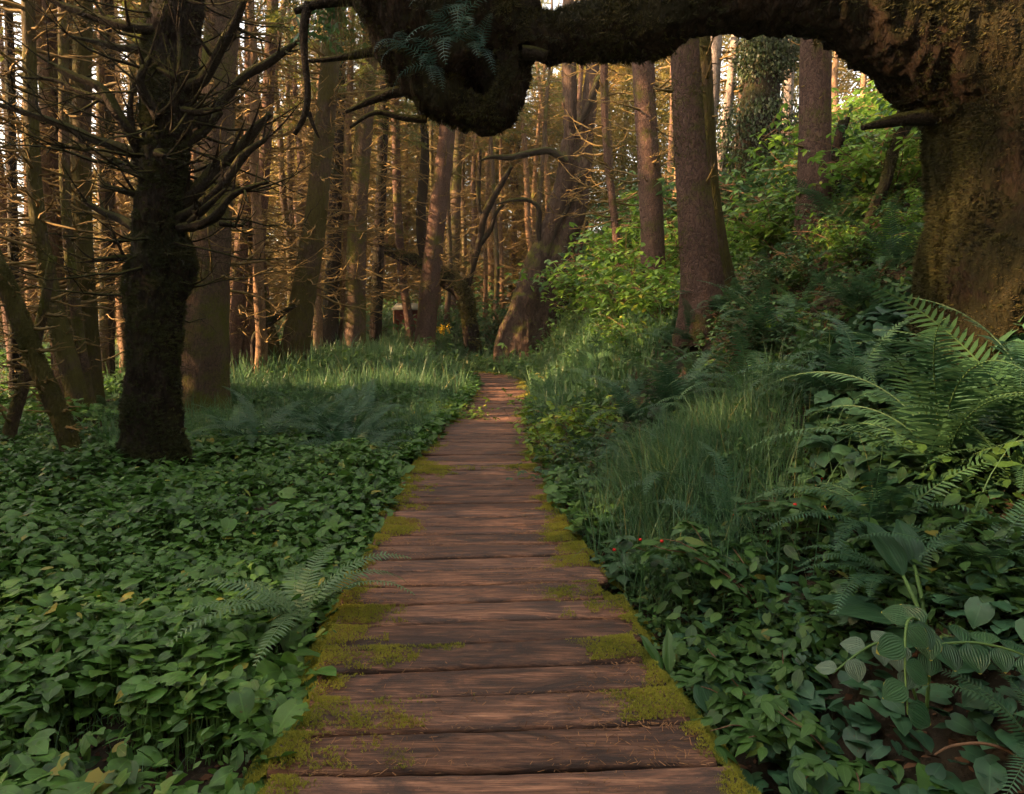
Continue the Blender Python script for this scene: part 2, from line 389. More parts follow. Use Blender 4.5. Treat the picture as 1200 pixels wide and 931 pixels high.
M_SHRUBY = leaf_mat('bright_shrub_leaf', (0.07, 0.16, 0.022), (0.18, 0.28, 0.03), (0.36, 0.33, 0.03), 0.45, 0.38)
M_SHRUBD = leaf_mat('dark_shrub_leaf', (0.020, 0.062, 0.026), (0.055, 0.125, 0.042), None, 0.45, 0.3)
M_SHRUBN = leaf_mat('near_shrub_leaf', (0.030, 0.085, 0.022), (0.070, 0.155, 0.032), (0.20, 0.19, 0.03), 0.45, 0.3)
M_IVY = leaf_mat('ivy_leaf', (0.014, 0.03, 0.010), (0.04, 0.065, 0.02), (0.07, 0.06, 0.03), 0.5, 0.2)
M_CONIF = leaf_mat('needle_spray', (0.035, 0.065, 0.014), (0.10, 0.115, 0.022), (0.24, 0.12, 0.03), 0.55, 0.35)
M_FARLEAF = leaf_mat('far_leaf', (0.06, 0.085, 0.016), (0.19, 0.15, 0.030), (0.34, 0.19, 0.05), 0.55, 0.45)  # gold in the leaf colour replaces sunlight that hardly reaches the backdrop
M_BIGLEAF = leaf_mat('skunk_leaf', (0.020, 0.060, 0.030), (0.036, 0.095, 0.040), None, 0.42, 0.25, veins=0.12)
M_SEAL = leaf_mat('ribbed_leaf', (0.024, 0.075, 0.034), (0.045, 0.115, 0.048), None, 0.36, 0.25, veins=0.5, edge=(0.42, 0.36, 0.06))
M_SEALP = leaf_mat('pale_ribbed_leaf', (0.09, 0.16, 0.11), (0.15, 0.22, 0.15), None, 0.40, 0.25, veins=0.5)
M_STEM = plain_mat('green_stem', (0.05, 0.11, 0.03), (0.10, 0.18, 0.05), 20, 0.5, 0.1)
M_TWIG = plain_mat('brown_stem', (0.07, 0.04, 0.025), (0.20, 0.12, 0.07), 20, 0.8, 0.3)
M_BERRY = plain_mat('red_berry', (0.35, 0.012, 0.012), (0.6, 0.03, 0.02), 20, 0.25, 0.0)
M_YELLOW = leaf_mat('yellow_flower', (0.45, 0.33, 0.02), (0.65, 0.48, 0.03), None, 0.5, 0.4)
B_PINK = bark_mat('pinkish_spruce_bark', (0.052, 0.034, 0.028), (0.160, 0.098, 0.076), moss_amt=0.08, scale=11, bump=0.9, zs=0.55)
B_MID = bark_mat('spruce_bark', (0.048, 0.034, 0.026), (0.140, 0.095, 0.066), moss_amt=0.20, scale=11, bump=0.9, zs=0.5)
B_MOSSY = bark_mat('mossy_bark', (0.036, 0.026, 0.019), (0.105, 0.075, 0.052), (0.060, 0.055, 0.014), moss_amt=0.34, scale=8, bump=1.0, zs=0.3)
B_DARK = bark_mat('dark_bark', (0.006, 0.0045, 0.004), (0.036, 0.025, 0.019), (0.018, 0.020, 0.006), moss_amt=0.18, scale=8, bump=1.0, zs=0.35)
B_BROWN = bark_mat('dark_brown_bark', (0.024, 0.017, 0.013), (0.085, 0.056, 0.042), moss_amt=-0.04, scale=6, bump=1.0, zs=0.35)
B_GREY = bark_mat('grey_bark', (0.14, 0.12, 0.11), (0.36, 0.31, 0.28), moss_amt=-0.1, scale=10, bump=0.5, zs=0.6)
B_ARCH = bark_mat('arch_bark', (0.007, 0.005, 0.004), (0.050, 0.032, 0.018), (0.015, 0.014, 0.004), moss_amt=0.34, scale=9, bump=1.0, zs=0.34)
B_TWIG = plain_mat('lichen_twig', (0.065, 0.048, 0.019), (0.235, 0.165, 0.062), 9, 0.9, 0.4)  # lichen yellow, made paler to stand in for missing sunlight among far trees
B_DTWIG = bark_mat('mossy_limb', (0.010, 0.008, 0.006), (0.036, 0.027, 0.018), (0.042, 0.044, 0.010), moss_amt=0.05, scale=12, bump=0.6, up=0.75, zs=1.0)

# ------------------------------------------------------------------ ground
def build_ground():
    gx = np.unique(np.concatenate([np.linspace(-400, -40, 19), np.linspace(-40, -8, 41), np.linspace(-8, 10, 151), np.linspace(10, 40, 41), np.linspace(40, 400, 19)]))
    gy = np.unique(np.concatenate([np.linspace(-400, -20, 15), np.linspace(-20, 0, 21), np.linspace(0, 16, 129), np.linspace(16, 60, 89), np.linspace(60, 500, 23)]))
    X, Y = np.meshgrid(gx, gy); z = H(X.ravel(), Y.ravel())
    V = np.stack([X.ravel(), Y.ravel(), z], 1); nx = len(gx)
    i = np.arange(len(gy) - 1)[:, None] * nx + np.arange(nx - 1)[None]
    Q = np.stack([i, i + 1, i + nx + 1, i + nx], -1).reshape(-1, 4)
    mb = MB(); mb.add(V, [Q]); tag(mb.build('ground', M_SOIL), 'dark brown forest soil under the plants', 'ground', kind='structure')
build_ground()

# ------------------------------------------------------------------ boardwalk
DECK_TOP = []
def build_boardwalk():
    r = np.random.default_rng(11); mb = MB(); y = 0.4; k = 0
    while y < 24.4:
        w = r.uniform(0.215, 0.262); gap = r.uniform(0.014, 0.026) + (0.014 if r.random() < 0.2 else 0)
        yc = y + w / 2; cx = float(path_x(yc)); dx = float(path_x(yc + .5) - path_x(yc - .5)) / 1.0
        ang = math.atan(-dx) * 0.9 + r.normal(0, 0.006)
        hl = HALF + r.normal(0, 0.025); sh = r.normal(0, 0.02); z0 = float(path_z(yc)) + r.normal(0, 0.004)
        nx = 56 if y < 9 else 16
        xs = np.linspace(-hl, hl, nx); prof = [(-.5, -.045), (-.5, -.016), (-.482, -.006), (-.43, -.001), (-.15, .001), (.15, .001), (.43, -.001), (.482, -.006), (.5, -.016), (.5, -.045)]
        npf = len(prof); V = []
        tw = r.normal(0, 0.006); cup = r.normal(0.0, 0.003); bow = r.normal(0, .006)
        e1 = vnoise(np.stack([xs * 4, np.full(nx, k * 3.1), np.zeros(nx)], 1), 1, 5) * 0.006 + vnoise(np.stack([xs * 22, np.full(nx, k * 3.1), np.zeros(nx)], 1), 1, 6) * 0.003
        e2 = vnoise(np.stack([xs * 4, np.full(nx, k * 5.3), np.ones(nx)], 1), 1, 7) * 0.006 + vnoise(np.stack([xs * 22, np.full(nx, k * 5.3), np.ones(nx)], 1), 1, 8) * 0.003
        for i, x in enumerate(xs):
            for (u, z) in prof:
                yy = u * w + (e1[i] if u < -.4 else e2[i] if u > .4 else 0)
                zz = z0 + z + tw * x * u * 2 + cup * (4 * u * u) + bow * (x / hl) ** 2
                ca, sa = math.cos(ang), math.sin(ang)
                V.append((cx + sh + x * ca - yy * sa, yc + x * sa + yy * ca, zz))
        i = np.arange(nx - 1)[:, None] * npf; j = np.arange(npf)[None]; j2 = (j + 1) % npf
        Q = np.stack([i + j, i + npf + j, i + npf + j2, i + j2], -1).reshape(-1, 4)
        c1 = np.arange(npf)[None]; c2 = (np.arange(npf)[::-1] + (nx - 1) * npf)[None]
        mb.add(V, [Q, c1, c2], r.uniform(0, 1))
        DECK_TOP.append((yc, cx + sh, hl, w, z0, ang))
        y += (w + gap) * max(.45, math.cos(ang)); k += 1
    root = mb.build('boardwalk', M_WOOD, smooth_=False)
    tag(root, 'weathered reddish brown plank boardwalk winding into the forest', 'boardwalk', kind='structure')
    for s in (-0.62, 0.0, 0.62):
        ys = np.linspace(0.4, 24.4, 60); P = np.stack([path_x(ys) + s, ys, path_z(ys) - 0.115], 1)
        b = MB(); V, F = tube(P, 0.065, 4); b.add(V, F); b.build('stringer', M_BEAM, root, False)
build_boardwalk()

def build_deck_moss():
    r = np.random.default_rng(21); mb = MB()
    for (yc, cx, hl, w, z0, ang) in DECK_TOP:
        if yc < 1.6: continue
        dens = 20000 if yc < 5 else 8000 if yc < 9 else 2200 if yc < 16 else 900
        for side in (-1, 1):
            ln = max(0.09, ((0.26 if yc < 5 else .21) if side < 0 else 0.17) + 0.18 * float(vnoise(np.array([[yc * 1.3, side * 7.0, 0]]), 1, 4)[0]) + r.normal(0, .13))
            if side > 0: ln *= 0.95
            N_ = int(dens * (ln * 1.3 + 0.16) * w * 1.2)
            d = r.uniform(-0.11, ln * 1.3, N_); v = r.uniform(-.5, .5, N_)
            x = side * (hl - d)
            msk = fbm(np.stack([x * 1.0, yc + v * w, np.zeros(N_)], 1), 9, 31) * 0.55 + fbm(np.stack([x, yc + v * w, np.zeros(N_)], 1), 3.0, 35) * 0.5 + (1 - np.clip(d, 0, 9) / ln) * 1.1 - 0.42 > r.uniform(-.40, .45, N_)
            x, v, d = x[msk], v[msk], d[msk]; n = len(x)
            if n == 0: continue
            ca, sa = math.cos(ang), math.sin(ang)
            hump = 0.030 * np.clip(1 - d / ln, 0, 1) * (1 - (2 * v) ** 4 * .7)
            z = np.where(d < 0, z0 - 0.01 + d * 0.7, z0 + hump)
            P = np.stack([cx + x * ca - v * w * sa, yc + x * sa + v * w * ca, z - 0.004], 1)
            s = r.uniform(0.007, 0.016, n) * (1 if yc < 5 else 1.5 if yc < 9 else 2.0 if yc < 16 else 3.0)
            br = float(vnoise(np.array([[yc * 0.7, side * 3.0, 5]]), 1, 9)[0])
            t = np.clip(0.5 + 0.35 * fbm(P, 7, 3) + r.normal(0, .15, n) + .2 * br, 0, 1)
            scatter(mb, TUFT, P, r.uniform(0, 6.28, n), r.normal(0, .25, n), r.normal(0, .25, n), s, t)
    tag(mb.build('moss', M_MOSS, smooth_=False), 'yellow green moss creeping over both plank ends of the boardwalk', 'moss', kind='stuff')
build_deck_moss()

def build_litter():
    r = np.random.default_rng(5); mb = MB(); V0 = np.array([(-.5, -.03, 0), (.5, -.03, 0), (.5, .03, .01), (-.5, .03, .01), (0, 0, .05)]); F0 = [np.array([(0, 1, 4), (1, 2, 4), (2, 3, 4), (3, 0, 4)])]
    tm = (V0, F0, np.zeros((5, 2)))
    A = np.array(DECK_TOP); 
    for (yc, cx, hl, w, z0, ang) in DECK_TOP:
        if yc < 1.8 or yc > 14: continue
        n = int(520 * (1 if yc < 6 else .5)); x = r.uniform(-1, 1, n); x = np.sign(x) * np.abs(x) ** 0.6 * hl * .97
        v = r.uniform(-.5, .5, n); gapside = r.random(n) < 0.35; v = np.where(gapside, np.sign(v) * r.uniform(.46, .53, n), v)
        keep = fbm(np.stack([x, yc + v * w, np.zeros(n)], 1), 3, 8) + 0.9 * np.abs(x / hl) ** 3 + 0.3 * gapside + .5 * (x > .3) > r.uniform(0, 1.1, n)
        x, v = x[keep], v[keep]; n = len(x)
        P = np.stack([cx + x, yc + v * w, np.full(n, z0 + 0.004)], 1)
        s = np.stack([r.uniform(.010, .036, n), r.uniform(.02, .05, n), r.uniform(.02, .05, n)], 1)
        scatter(mb, tm, P, r.uniform(0, 6.28, n), r.normal(0, .2, n), r.normal(0, .2, n), s, r.uniform(0, 1, n))
    tag(mb.build('needle_litter', M_NEEDLE, smooth_=False), 'fallen brown needles and bark crumbs strewn over the boardwalk planks', 'needle litter', kind='stuff')
    # dead leaves over the soil of the right bank
    mb = MB(); n = 9000; y = r.uniform(1.5, 9, n); x = path_x(y) + .85 + r.uniform(0, 1, n) ** 1.3 * 4
    P = np.stack([x, y, H(x, y) + .012], 1)
    scatter(mb, OVAL_LO, P, r.uniform(0, 6.28, n), r.normal(0, .4, n), r.normal(0, .4, n), r.uniform(.02, .06, n), r.uniform(0, 1, n))
    n = 5000; y = r.uniform(1.5, 7, n); x = path_x(y) - .85 - r.uniform(0, 1, n) * (0.7 * y + .3)
    P = np.stack([x, y, H(x, y) + .012], 1)
    scatter(mb, OVAL_LO, P, r.uniform(0, 6.28, n), r.normal(0, .4, n), r.normal(0, .4, n), r.uniform(.02, .06, n), r.uniform(0, 1, n))
    tag(mb.build('leaf_litter', M_LITTER, smooth_=False), 'brown dead leaves on the soil beneath the plants', 'leaf litter', kind='stuff')
build_litter()

# ------------------------------------------------------------------ trees
def bark_tube(mb, P, R, seg, step, amp, seed, flare=0.0, zg=0.0):
    P, R = resample(P, R, step)
    if flare: R = R * (1 + flare * np.exp(-np.clip(P[:, 2] - zg, 0, None) / 0.35))
    V, F = tube(P, R, seg)
    n = len(P) * seg
    C = np.vstack([np.repeat(P, seg, 0), P[-1:]]); Rr = np.r_[np.repeat(R, seg), R[-1]]
    D = V - C
    q = V.copy(); q[:, 2] *= 0.45
    d = amp * (0.7 * vnoise(q, 3.0, seed) + 0.5 * vnoise(q, 8.0, seed + 1) + 0.35 * vnoise(V, 19.0, seed + 2))
    if flare:
        th = np.arctan2(D[:, 1], D[:, 0]); d = d + 0.30 * np.exp(-np.clip(V[:, 2] - zg, 0, None) / 0.28) * np.sin(th * 4 + seed) * 0.8
    V = C + D * (1 + d)[:, None]
    mb.add(V, F, 0.5)
    return P, R

def limb_curve(r, p0, az, L, up0, up1, n=7, wob=0.06):
    P = [np.array(p0, float)]; st = L / (n - 1)
    for i in range(1, n):
        t = i / (n - 1); el = up0 + (up1 - up0) * t + r.normal(0, wob * 2); az += r.normal(0, wob * 2.2)
        P.append(P[-1] + st * np.array([math.cos(az) * math.cos(el), math.sin(az) * math.cos(el), math.sin(el)]))
    return np.array(P), az

def dead_limbs(mb, r, P, R, z0, z1, n, L, thick, twigs=4, seg=4, facing=None):
    z = P[:, 2]
    for k in range(n):
        h = r.uniform(z0, z1); i = int(np.argmin(np.abs(z - h)))
        az = r.uniform(0, 6.283) if facing is None else facing + r.normal(0, 0.9)
        l = L * r.uniform(0.35, 1.0); rad = min(thick * r.uniform(0.6, 1.2), R[i] * .5)
        u0 = r.uniform(-0.45, 0.25); u1 = u0 + r.uniform(-0.3, 1.1)
        C, az2 = limb_curve(r, P[i] + R[i] * 0.6 * np.array([math.cos(az), math.sin(az), 0]), az, l, u0, u1)
        rr = np.linspace(rad, rad * 0.22, len(C)); V, F = tube(C, rr, seg); mb.add(V, F, r.uniform(0, 1))
        for q in range(r.integers(max(1, twigs // 2), twigs + 2)):
            j = r.integers(1, len(C) - 1); t = r.uniform(0, 1); b = C[j] * (1 - t) + C[j + 1] * t
            a2 = az + r.choice([-1, 1]) * r.uniform(0.4, 1.3)
            D, _ = limb_curve(r, b, a2, l * r.uniform(.2, .55), r.uniform(-.5, .6), r.uniform(-.5, .9), 5, .1)
            V, F = tube(D, np.linspace(rad * .42, rad * .12, 5), 3); mb.add(V, F, r.uniform(0, 1))

def crown(r, P, R, z0, z1, nl, L):
    """live branches with needle sprays high on the trunk"""
    tw = MB(); fo = MB(); z = P[:, 2]; pos = []; yaw = []; pit = []
    for k in range(nl):
        f = r.uniform(0, 1); h = z0 + (z1 - z0) * f; i = int(np.argmin(np.abs(z - h))); az = r.uniform(0, 6.283)
        l = L * (1.1 - 0.85 * f) * r.uniform(.6, 1.1)
        C, _ = limb_curve(r, P[i], az, l, r.uniform(-.2, .3), r.uniform(-.5, .1), 6)
        V, F = tube(C, np.linspace(.03, .006, 6), 3); tw.add(V, F, .4)
        for q in range(int(9 * l)):
            t = r.uniform(.25, 1) * 5; j = min(4, int(t)); b = C[j] + (C[j + 1] - C[j]) * (t - j)
            pos.append(b); yaw.append(az - math.pi / 2 + r.normal(0, .9)); pit.append(r.normal(-.25, .35))
    n = len(pos)
    scatter(fo, SPRAY, np.array(pos), np.array(yaw), np.array(pit), r.normal(0, .4, n), r.uniform(.3, .62, n), np.clip(r.normal(.45, .28, n), 0, 1))
    return tw, fo

def forest_tree(name, pts, Y, top=17.0, bark=B_MID, limbs=30, lz=(1.2, 9), L=1.7, thick=.032, seg=14, flare=.35, label='', cat='tree', group=None,
                cr=True, seed=1, amp=.10, twigs=4, limb_mat=B_TWIG, to_ground=True, moss=0, moss_mat=M_TMOSS, nl=34, step=None):
    """a tree whose trunk follows photo points (px, py, width px), top to bottom, at distance Y"""
    r = np.random.default_rng(seed)
    k = Y / 800.0 * 1.004
    W_ = [at(p[0], p[1], Y) for p in pts]; Rw = [p[2] * k / 2 for p in pts]
    zg = Hs(W_[-1][0], Y)
    if to_ground and W_[-1][2] > zg:
        d = W_[-1] - W_[-2]; d = d / max(.2, abs(d[2])); dz = W_[-1][2] - zg + .12
        W_.append(W_[-1] + np.array([d[0] * dz * .6, 0, -dz])); Rw.append(Rw[-1] * 1.06)
    zg = Hs(W_[-1][0], Y)
    W_ = W_[::-1]; Rw = Rw[::-1]
    if top > W_[-1][2] + 1:
        d = W_[-1] - W_[-2]; d = d / np.linalg.norm(d); dz = top - W_[-1][2]; n = 5; rl = Rw[-1]
        for q in range(1, n + 1):
            t = q / n; W_.append(W_[-1] + np.array([d[0] * dz / n * (1 - t * .8), r.normal(0, .05), dz / n])); Rw.append(rl * (1 - t) ** .8 + .02)
    base = np.array([W_[0][0], Y, zg]); W_ = np.array(W_) - base
    root = empty(name, base); tag(root, label, cat, group)
    mb = MB(); P, R = bark_tube(mb, W_, Rw, seg, step or max(.10, Rw[0] * .45), amp, seed, flare, 0.0)
    mb.build('trunk', bark, root)
    if limbs:
        lb = MB(); dead_limbs(lb, r, P, R, lz[0], min(lz[1], P[-1, 2] * .85), int(limbs * 1.5), L, thick, twigs); dead_limbs(lb, r, P, R, .8, min(lz[1], P[-1, 2] * .85), limbs * 2, .35, thick * .8, 1); lb.build('dead_branches', limb_mat, root)
    if cr and top > 8:
        tw, fo = crown(r, P, R, max(8.5, top * .5), P[-1, 2] - .3, nl, 2.6)
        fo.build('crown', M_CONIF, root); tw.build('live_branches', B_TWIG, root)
    if moss:
        coat(root, mb, moss, moss_mat, seed)
    return root

def coat(root, mb, n, mat, seed, size=(.012, .035), zmin=-9, zmax=9, bias=0.15, name='moss', xmin=-99):
    """moss tufts standing on the surface of a trunk"""
    r = np.random.default_rng(seed + 50); V = np.concatenate(mb.V); Q = np.concatenate([f for f in mb.F if f.shape[1] == 4])
    c = V[Q].mean(1); nrm = np.cross(V[Q[:, 2]] - V[Q[:, 0]], V[Q[:, 3]] - V[Q[:, 1]]); ar = np.linalg.norm(nrm, axis=1) + 1e-12; nn = nrm / ar[:, None]
    w = ar * np.clip(bias + .5 * nn[:, 2] + .9 * fbm(c, 1.7, seed) , 0.02, None) * ((c[:, 2] > zmin) & (c[:, 2] < zmax) & (c[:, 0] > xmin))
    i = r.choice(len(Q), n, p=w / w.sum()); u = r.uniform(0, 1, (n, 2, 1))
    p = (V[Q[i, 0]] * (1 - u[:, 0]) + V[Q[i, 1]] * u[:, 0]) * (1 - u[:, 1]) + (V[Q[i, 3]] * (1 - u[:, 0]) + V[Q[i, 2]] * u[:, 0]) * u[:, 1]
    d = nn[i]; pit = -np.arccos(np.clip(d[:, 2], -1, 1)); yaw = np.arctan2(d[:, 1], d[:, 0]) + math.pi / 2 + math.pi
    m = MB(); scatter(m, TUFT, p - d * .003, yaw, -pit * -1, np.zeros(n), r.uniform(*size, n), np.clip(.5 + .4 * fbm(p, 3, seed) + r.normal(0, .2, n), 0, 1))
    return m.build(name, mat, root, False)

def remesh_tubes(tubes, voxel, amp, seed, freq=(3, 9, 24), zst=.4):
    """union of several tubes as one skin, then bark relief"""
    mb = MB()
    for P, R in tubes:
        P, R = resample(P, R, max(.05, min(R) * .6)); V, F = tube(P, R, 14)
        a = np.arange(14)[::-1][None]
        mb.add(V, F + [a])
    o = mb.build('remesh_source', None); md = o.modifiers.new('r', 'REMESH'); md.mode = 'VOXEL'; md.voxel_size = voxel
    dg = bpy.context.evaluated_depsgraph_get(); dg.update()
    ev = o.evaluated_get(dg); me = bpy.data.meshes.new_from_object(ev); bpy.data.objects.remove(o)
    n = len(me.vertices); V = np.empty(n * 3, np.float32); me.vertices.foreach_get('co', V); V = V.reshape(-1, 3).astype(float)
    Nn = np.empty(n * 3, np.float32); me.vertices.foreach_get('normal', Nn); Nn = Nn.reshape(-1, 3)
    q = V.copy(); q[:, 2] *= zst
    rid = 1 - 2 * np.abs(vnoise(q, freq[1], seed + 3))
    d = amp * (1.0 * vnoise(V, freq[0], seed) + .5 * rid + .35 * vnoise(q, freq[2], seed + 2) + .2 * vnoise(V, freq[2] * 1.8, seed + 6))
    V = V + Nn * d[:, None]
    Q = np.empty(len(me.loops), np.int32); me.loops.foreach_get('vertex_index', Q)
    sz = np.empty(len(me.polygons), np.int32); me.polygons.foreach_get('loop_total', sz); bpy.data.meshes.remove(me)
    st = np.cumsum(sz) - sz; F = []
    for k in (3, 4):
        s = st[sz == k]
        if len(s): F.append(np.stack([Q[s + j] for j in range(k)], 1))
    out = MB(); out.add(V, F); return out

def px_tube(pts, Y0, off=(0, 0, 0)):
    """(px, py, radius px[, dY]) -> tube at distance Y0 (+dY)"""
    P = []; R = []
    for p in pts:
        y = Y0 + (p[3] if len(p) > 3 else 0); P.append(at(p[0], p[1], y) - np.asarray(off)); R.append(p[2] * y / 800.0)
    return np.array(P), np.array(R)

# --- the great mossy tree whose limb arches over the boardwalk
def build_arch():
    Y = 5.0; b0 = at(1195, 350, Y); base = np.array([b0[0], Y, Hs(b0[0], Y)])
    root = empty('arching_tree', base)
    tag(root, 'huge dark mossy tree whose thick limb arches over the boardwalk', 'tree')
    T = [
        px_tube([(1222, 470, 146), (1216, 400, 130), (1211, 345, 118), (1206, 280, 107), (1205, 200, 100), (1204, 130, 98), (1200, 60, 90), (1205, -60, 74), (1215, -250, 60), (1220, -600, 45), (1225, -1100, 20)], Y, base),
        px_tube([(1205, 150, 80), (1160, 85, 78), (1110, 62, 66), (1050, 36, 50), (1000, 14, 43), (950, 0, 39), (900, -2, 36), (850, 2, 34), (800, 13, 32), (750, 29, 29), (700, 37, 28), (650, 44, 27), (610, 44, 30), (585, 20, 36), (560, -20, 46)], Y, base),
        # the knotted hanging mass at the far end of the limb
        px_tube([(590, -60, 40), (603, 0, 24), (601, 40, 19), (603, 80, 18), (600, 112, 20), (583, 132, 22), (555, 134, 22), (525, 120, 26), (495, 96, 28), (476, 60, 36), (462, 15, 40), (450, -40, 46), (440, -140, 50), (455, -300, 42), (450, -600, 25), (440, -800, 6)], Y, base),
        px_tube([(455, -10, 40), (490, 30, 44), (522, 50, 30), (535, 85, 26)], Y, base + np.array([0, .12, 0])),
        px_tube([(430, -50, 40), (520, -40, 52), (600, -25, 42)], Y, base),
        px_tube([(530, 55, 24), (556, 72, 22), (580, 92, 16)], Y, base + np.array([0, -.10, 0])),
        px_tube([(535, 128, 20), (552, 118, 16), (575, 106, 9), (588, 100, 3)], Y, base + np.array([0, -.15, 0])),
        # roots
        px_tube([(1170, 330, 48), (1132, 370, 28), (1104, 420, 16)], Y, base + np.array([0, .3, 0])),
        px_tube([(1180, 330, 60, -.3), (1165, 385, 40, -.5), (1150, 450, 20, -.7)], Y, base),
        px_tube([(1180, 300, 30, -.3), (1142, 350, 22, -.3), (1126, 420, 18, -.3)], Y, base),
    ]
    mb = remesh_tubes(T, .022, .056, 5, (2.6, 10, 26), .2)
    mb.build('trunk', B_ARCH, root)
    # knots and short stubs beside the hanging mass
    lm = MB()
    for pts in ([(612, 45, 8), (628, 36, 7), (640, 22, 4)], [(612, 62, 8), (628, 62, 8), (640, 68, 7)], [(600, 10, 10), (622, 6, 9), (632, 2, 7)], [(612, 30, 5), (622, 22, 5), (626, 14, 3)]):
        P, R = px_tube(pts, Y - .12, base); bark_tube(lm, P, R, 8, .03, .12, 3)
    lm.build('knob', B_DTWIG, root)
    r = np.random.default_rng(2)
    for pts in ([(1100, 136, 11), (1070, 138, 8), (1040, 143, 6.5), (1022, 147, 5), (1010, 150, 2)],
                [(1122, 112, 5), (1100, 126, 4), (1082, 140, 2)],
                [(480, 105, 8), (455, 110, 6), (425, 122, 4), (405, 132, 1.5)],
                [(500, 140, 5), (470, 139, 4), (440, 128, 3), (410, 150, 1.5)],
                [(430, -3, 9), (400, 0, 7), (370, 5, 6), (345, 14, 3)],
                [(362, 4, 5), (355, 30, 5), (357, 70, 4), (362, 110, 4), (358, 138, 4), (345, 158, 2)],
                [(362, 132, 3), (368, 150, 2), (374, 162, 1)],
                [(470, 52, 8), (440, 60, 6), (400, 68, 4), (362, 72, 2)],
                [(1120, -20, 34), (1128, -120, 30), (1140, -300, 22), (1150, -600, 8)]):
        m = MB(); P, R = px_tube(pts, Y + (.6 if pts[0][0] == 1120 else 0), base); bark_tube(m, P, R, 9, .05, .14, int(pts[0][0])); m.build('branch', B_DTWIG if pts[0][2] < 20 else B_MID, root)
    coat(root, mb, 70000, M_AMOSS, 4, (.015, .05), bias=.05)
    coat(root, mb, 22000, M_GMOSS, 14, (.010, .026), zmax=2.2, bias=.0, name='bark_moss', xmin=-1.0)
    # hanging moss and leafy tuft
    hm = MB(); n = 900; u = r.uniform(0, 1, n); p = np.array([at(q, w, Y + r.uniform(-.2, .2)) for q, w in zip(r.uniform(395, 475, n), r.uniform(-10, 60, n))]) - base
    scatter(hm, BLADES[0], p, r.uniform(0, 6.28, n), np.pi + r.normal(0, .35, n), r.normal(0, .2, n), r.uniform(.06, .2, n), r.uniform(0, 1, n))
    hm.build('hanging_moss', M_TMOSS, root)
    return root, base
ARCH, ARCH_B = build_arch()

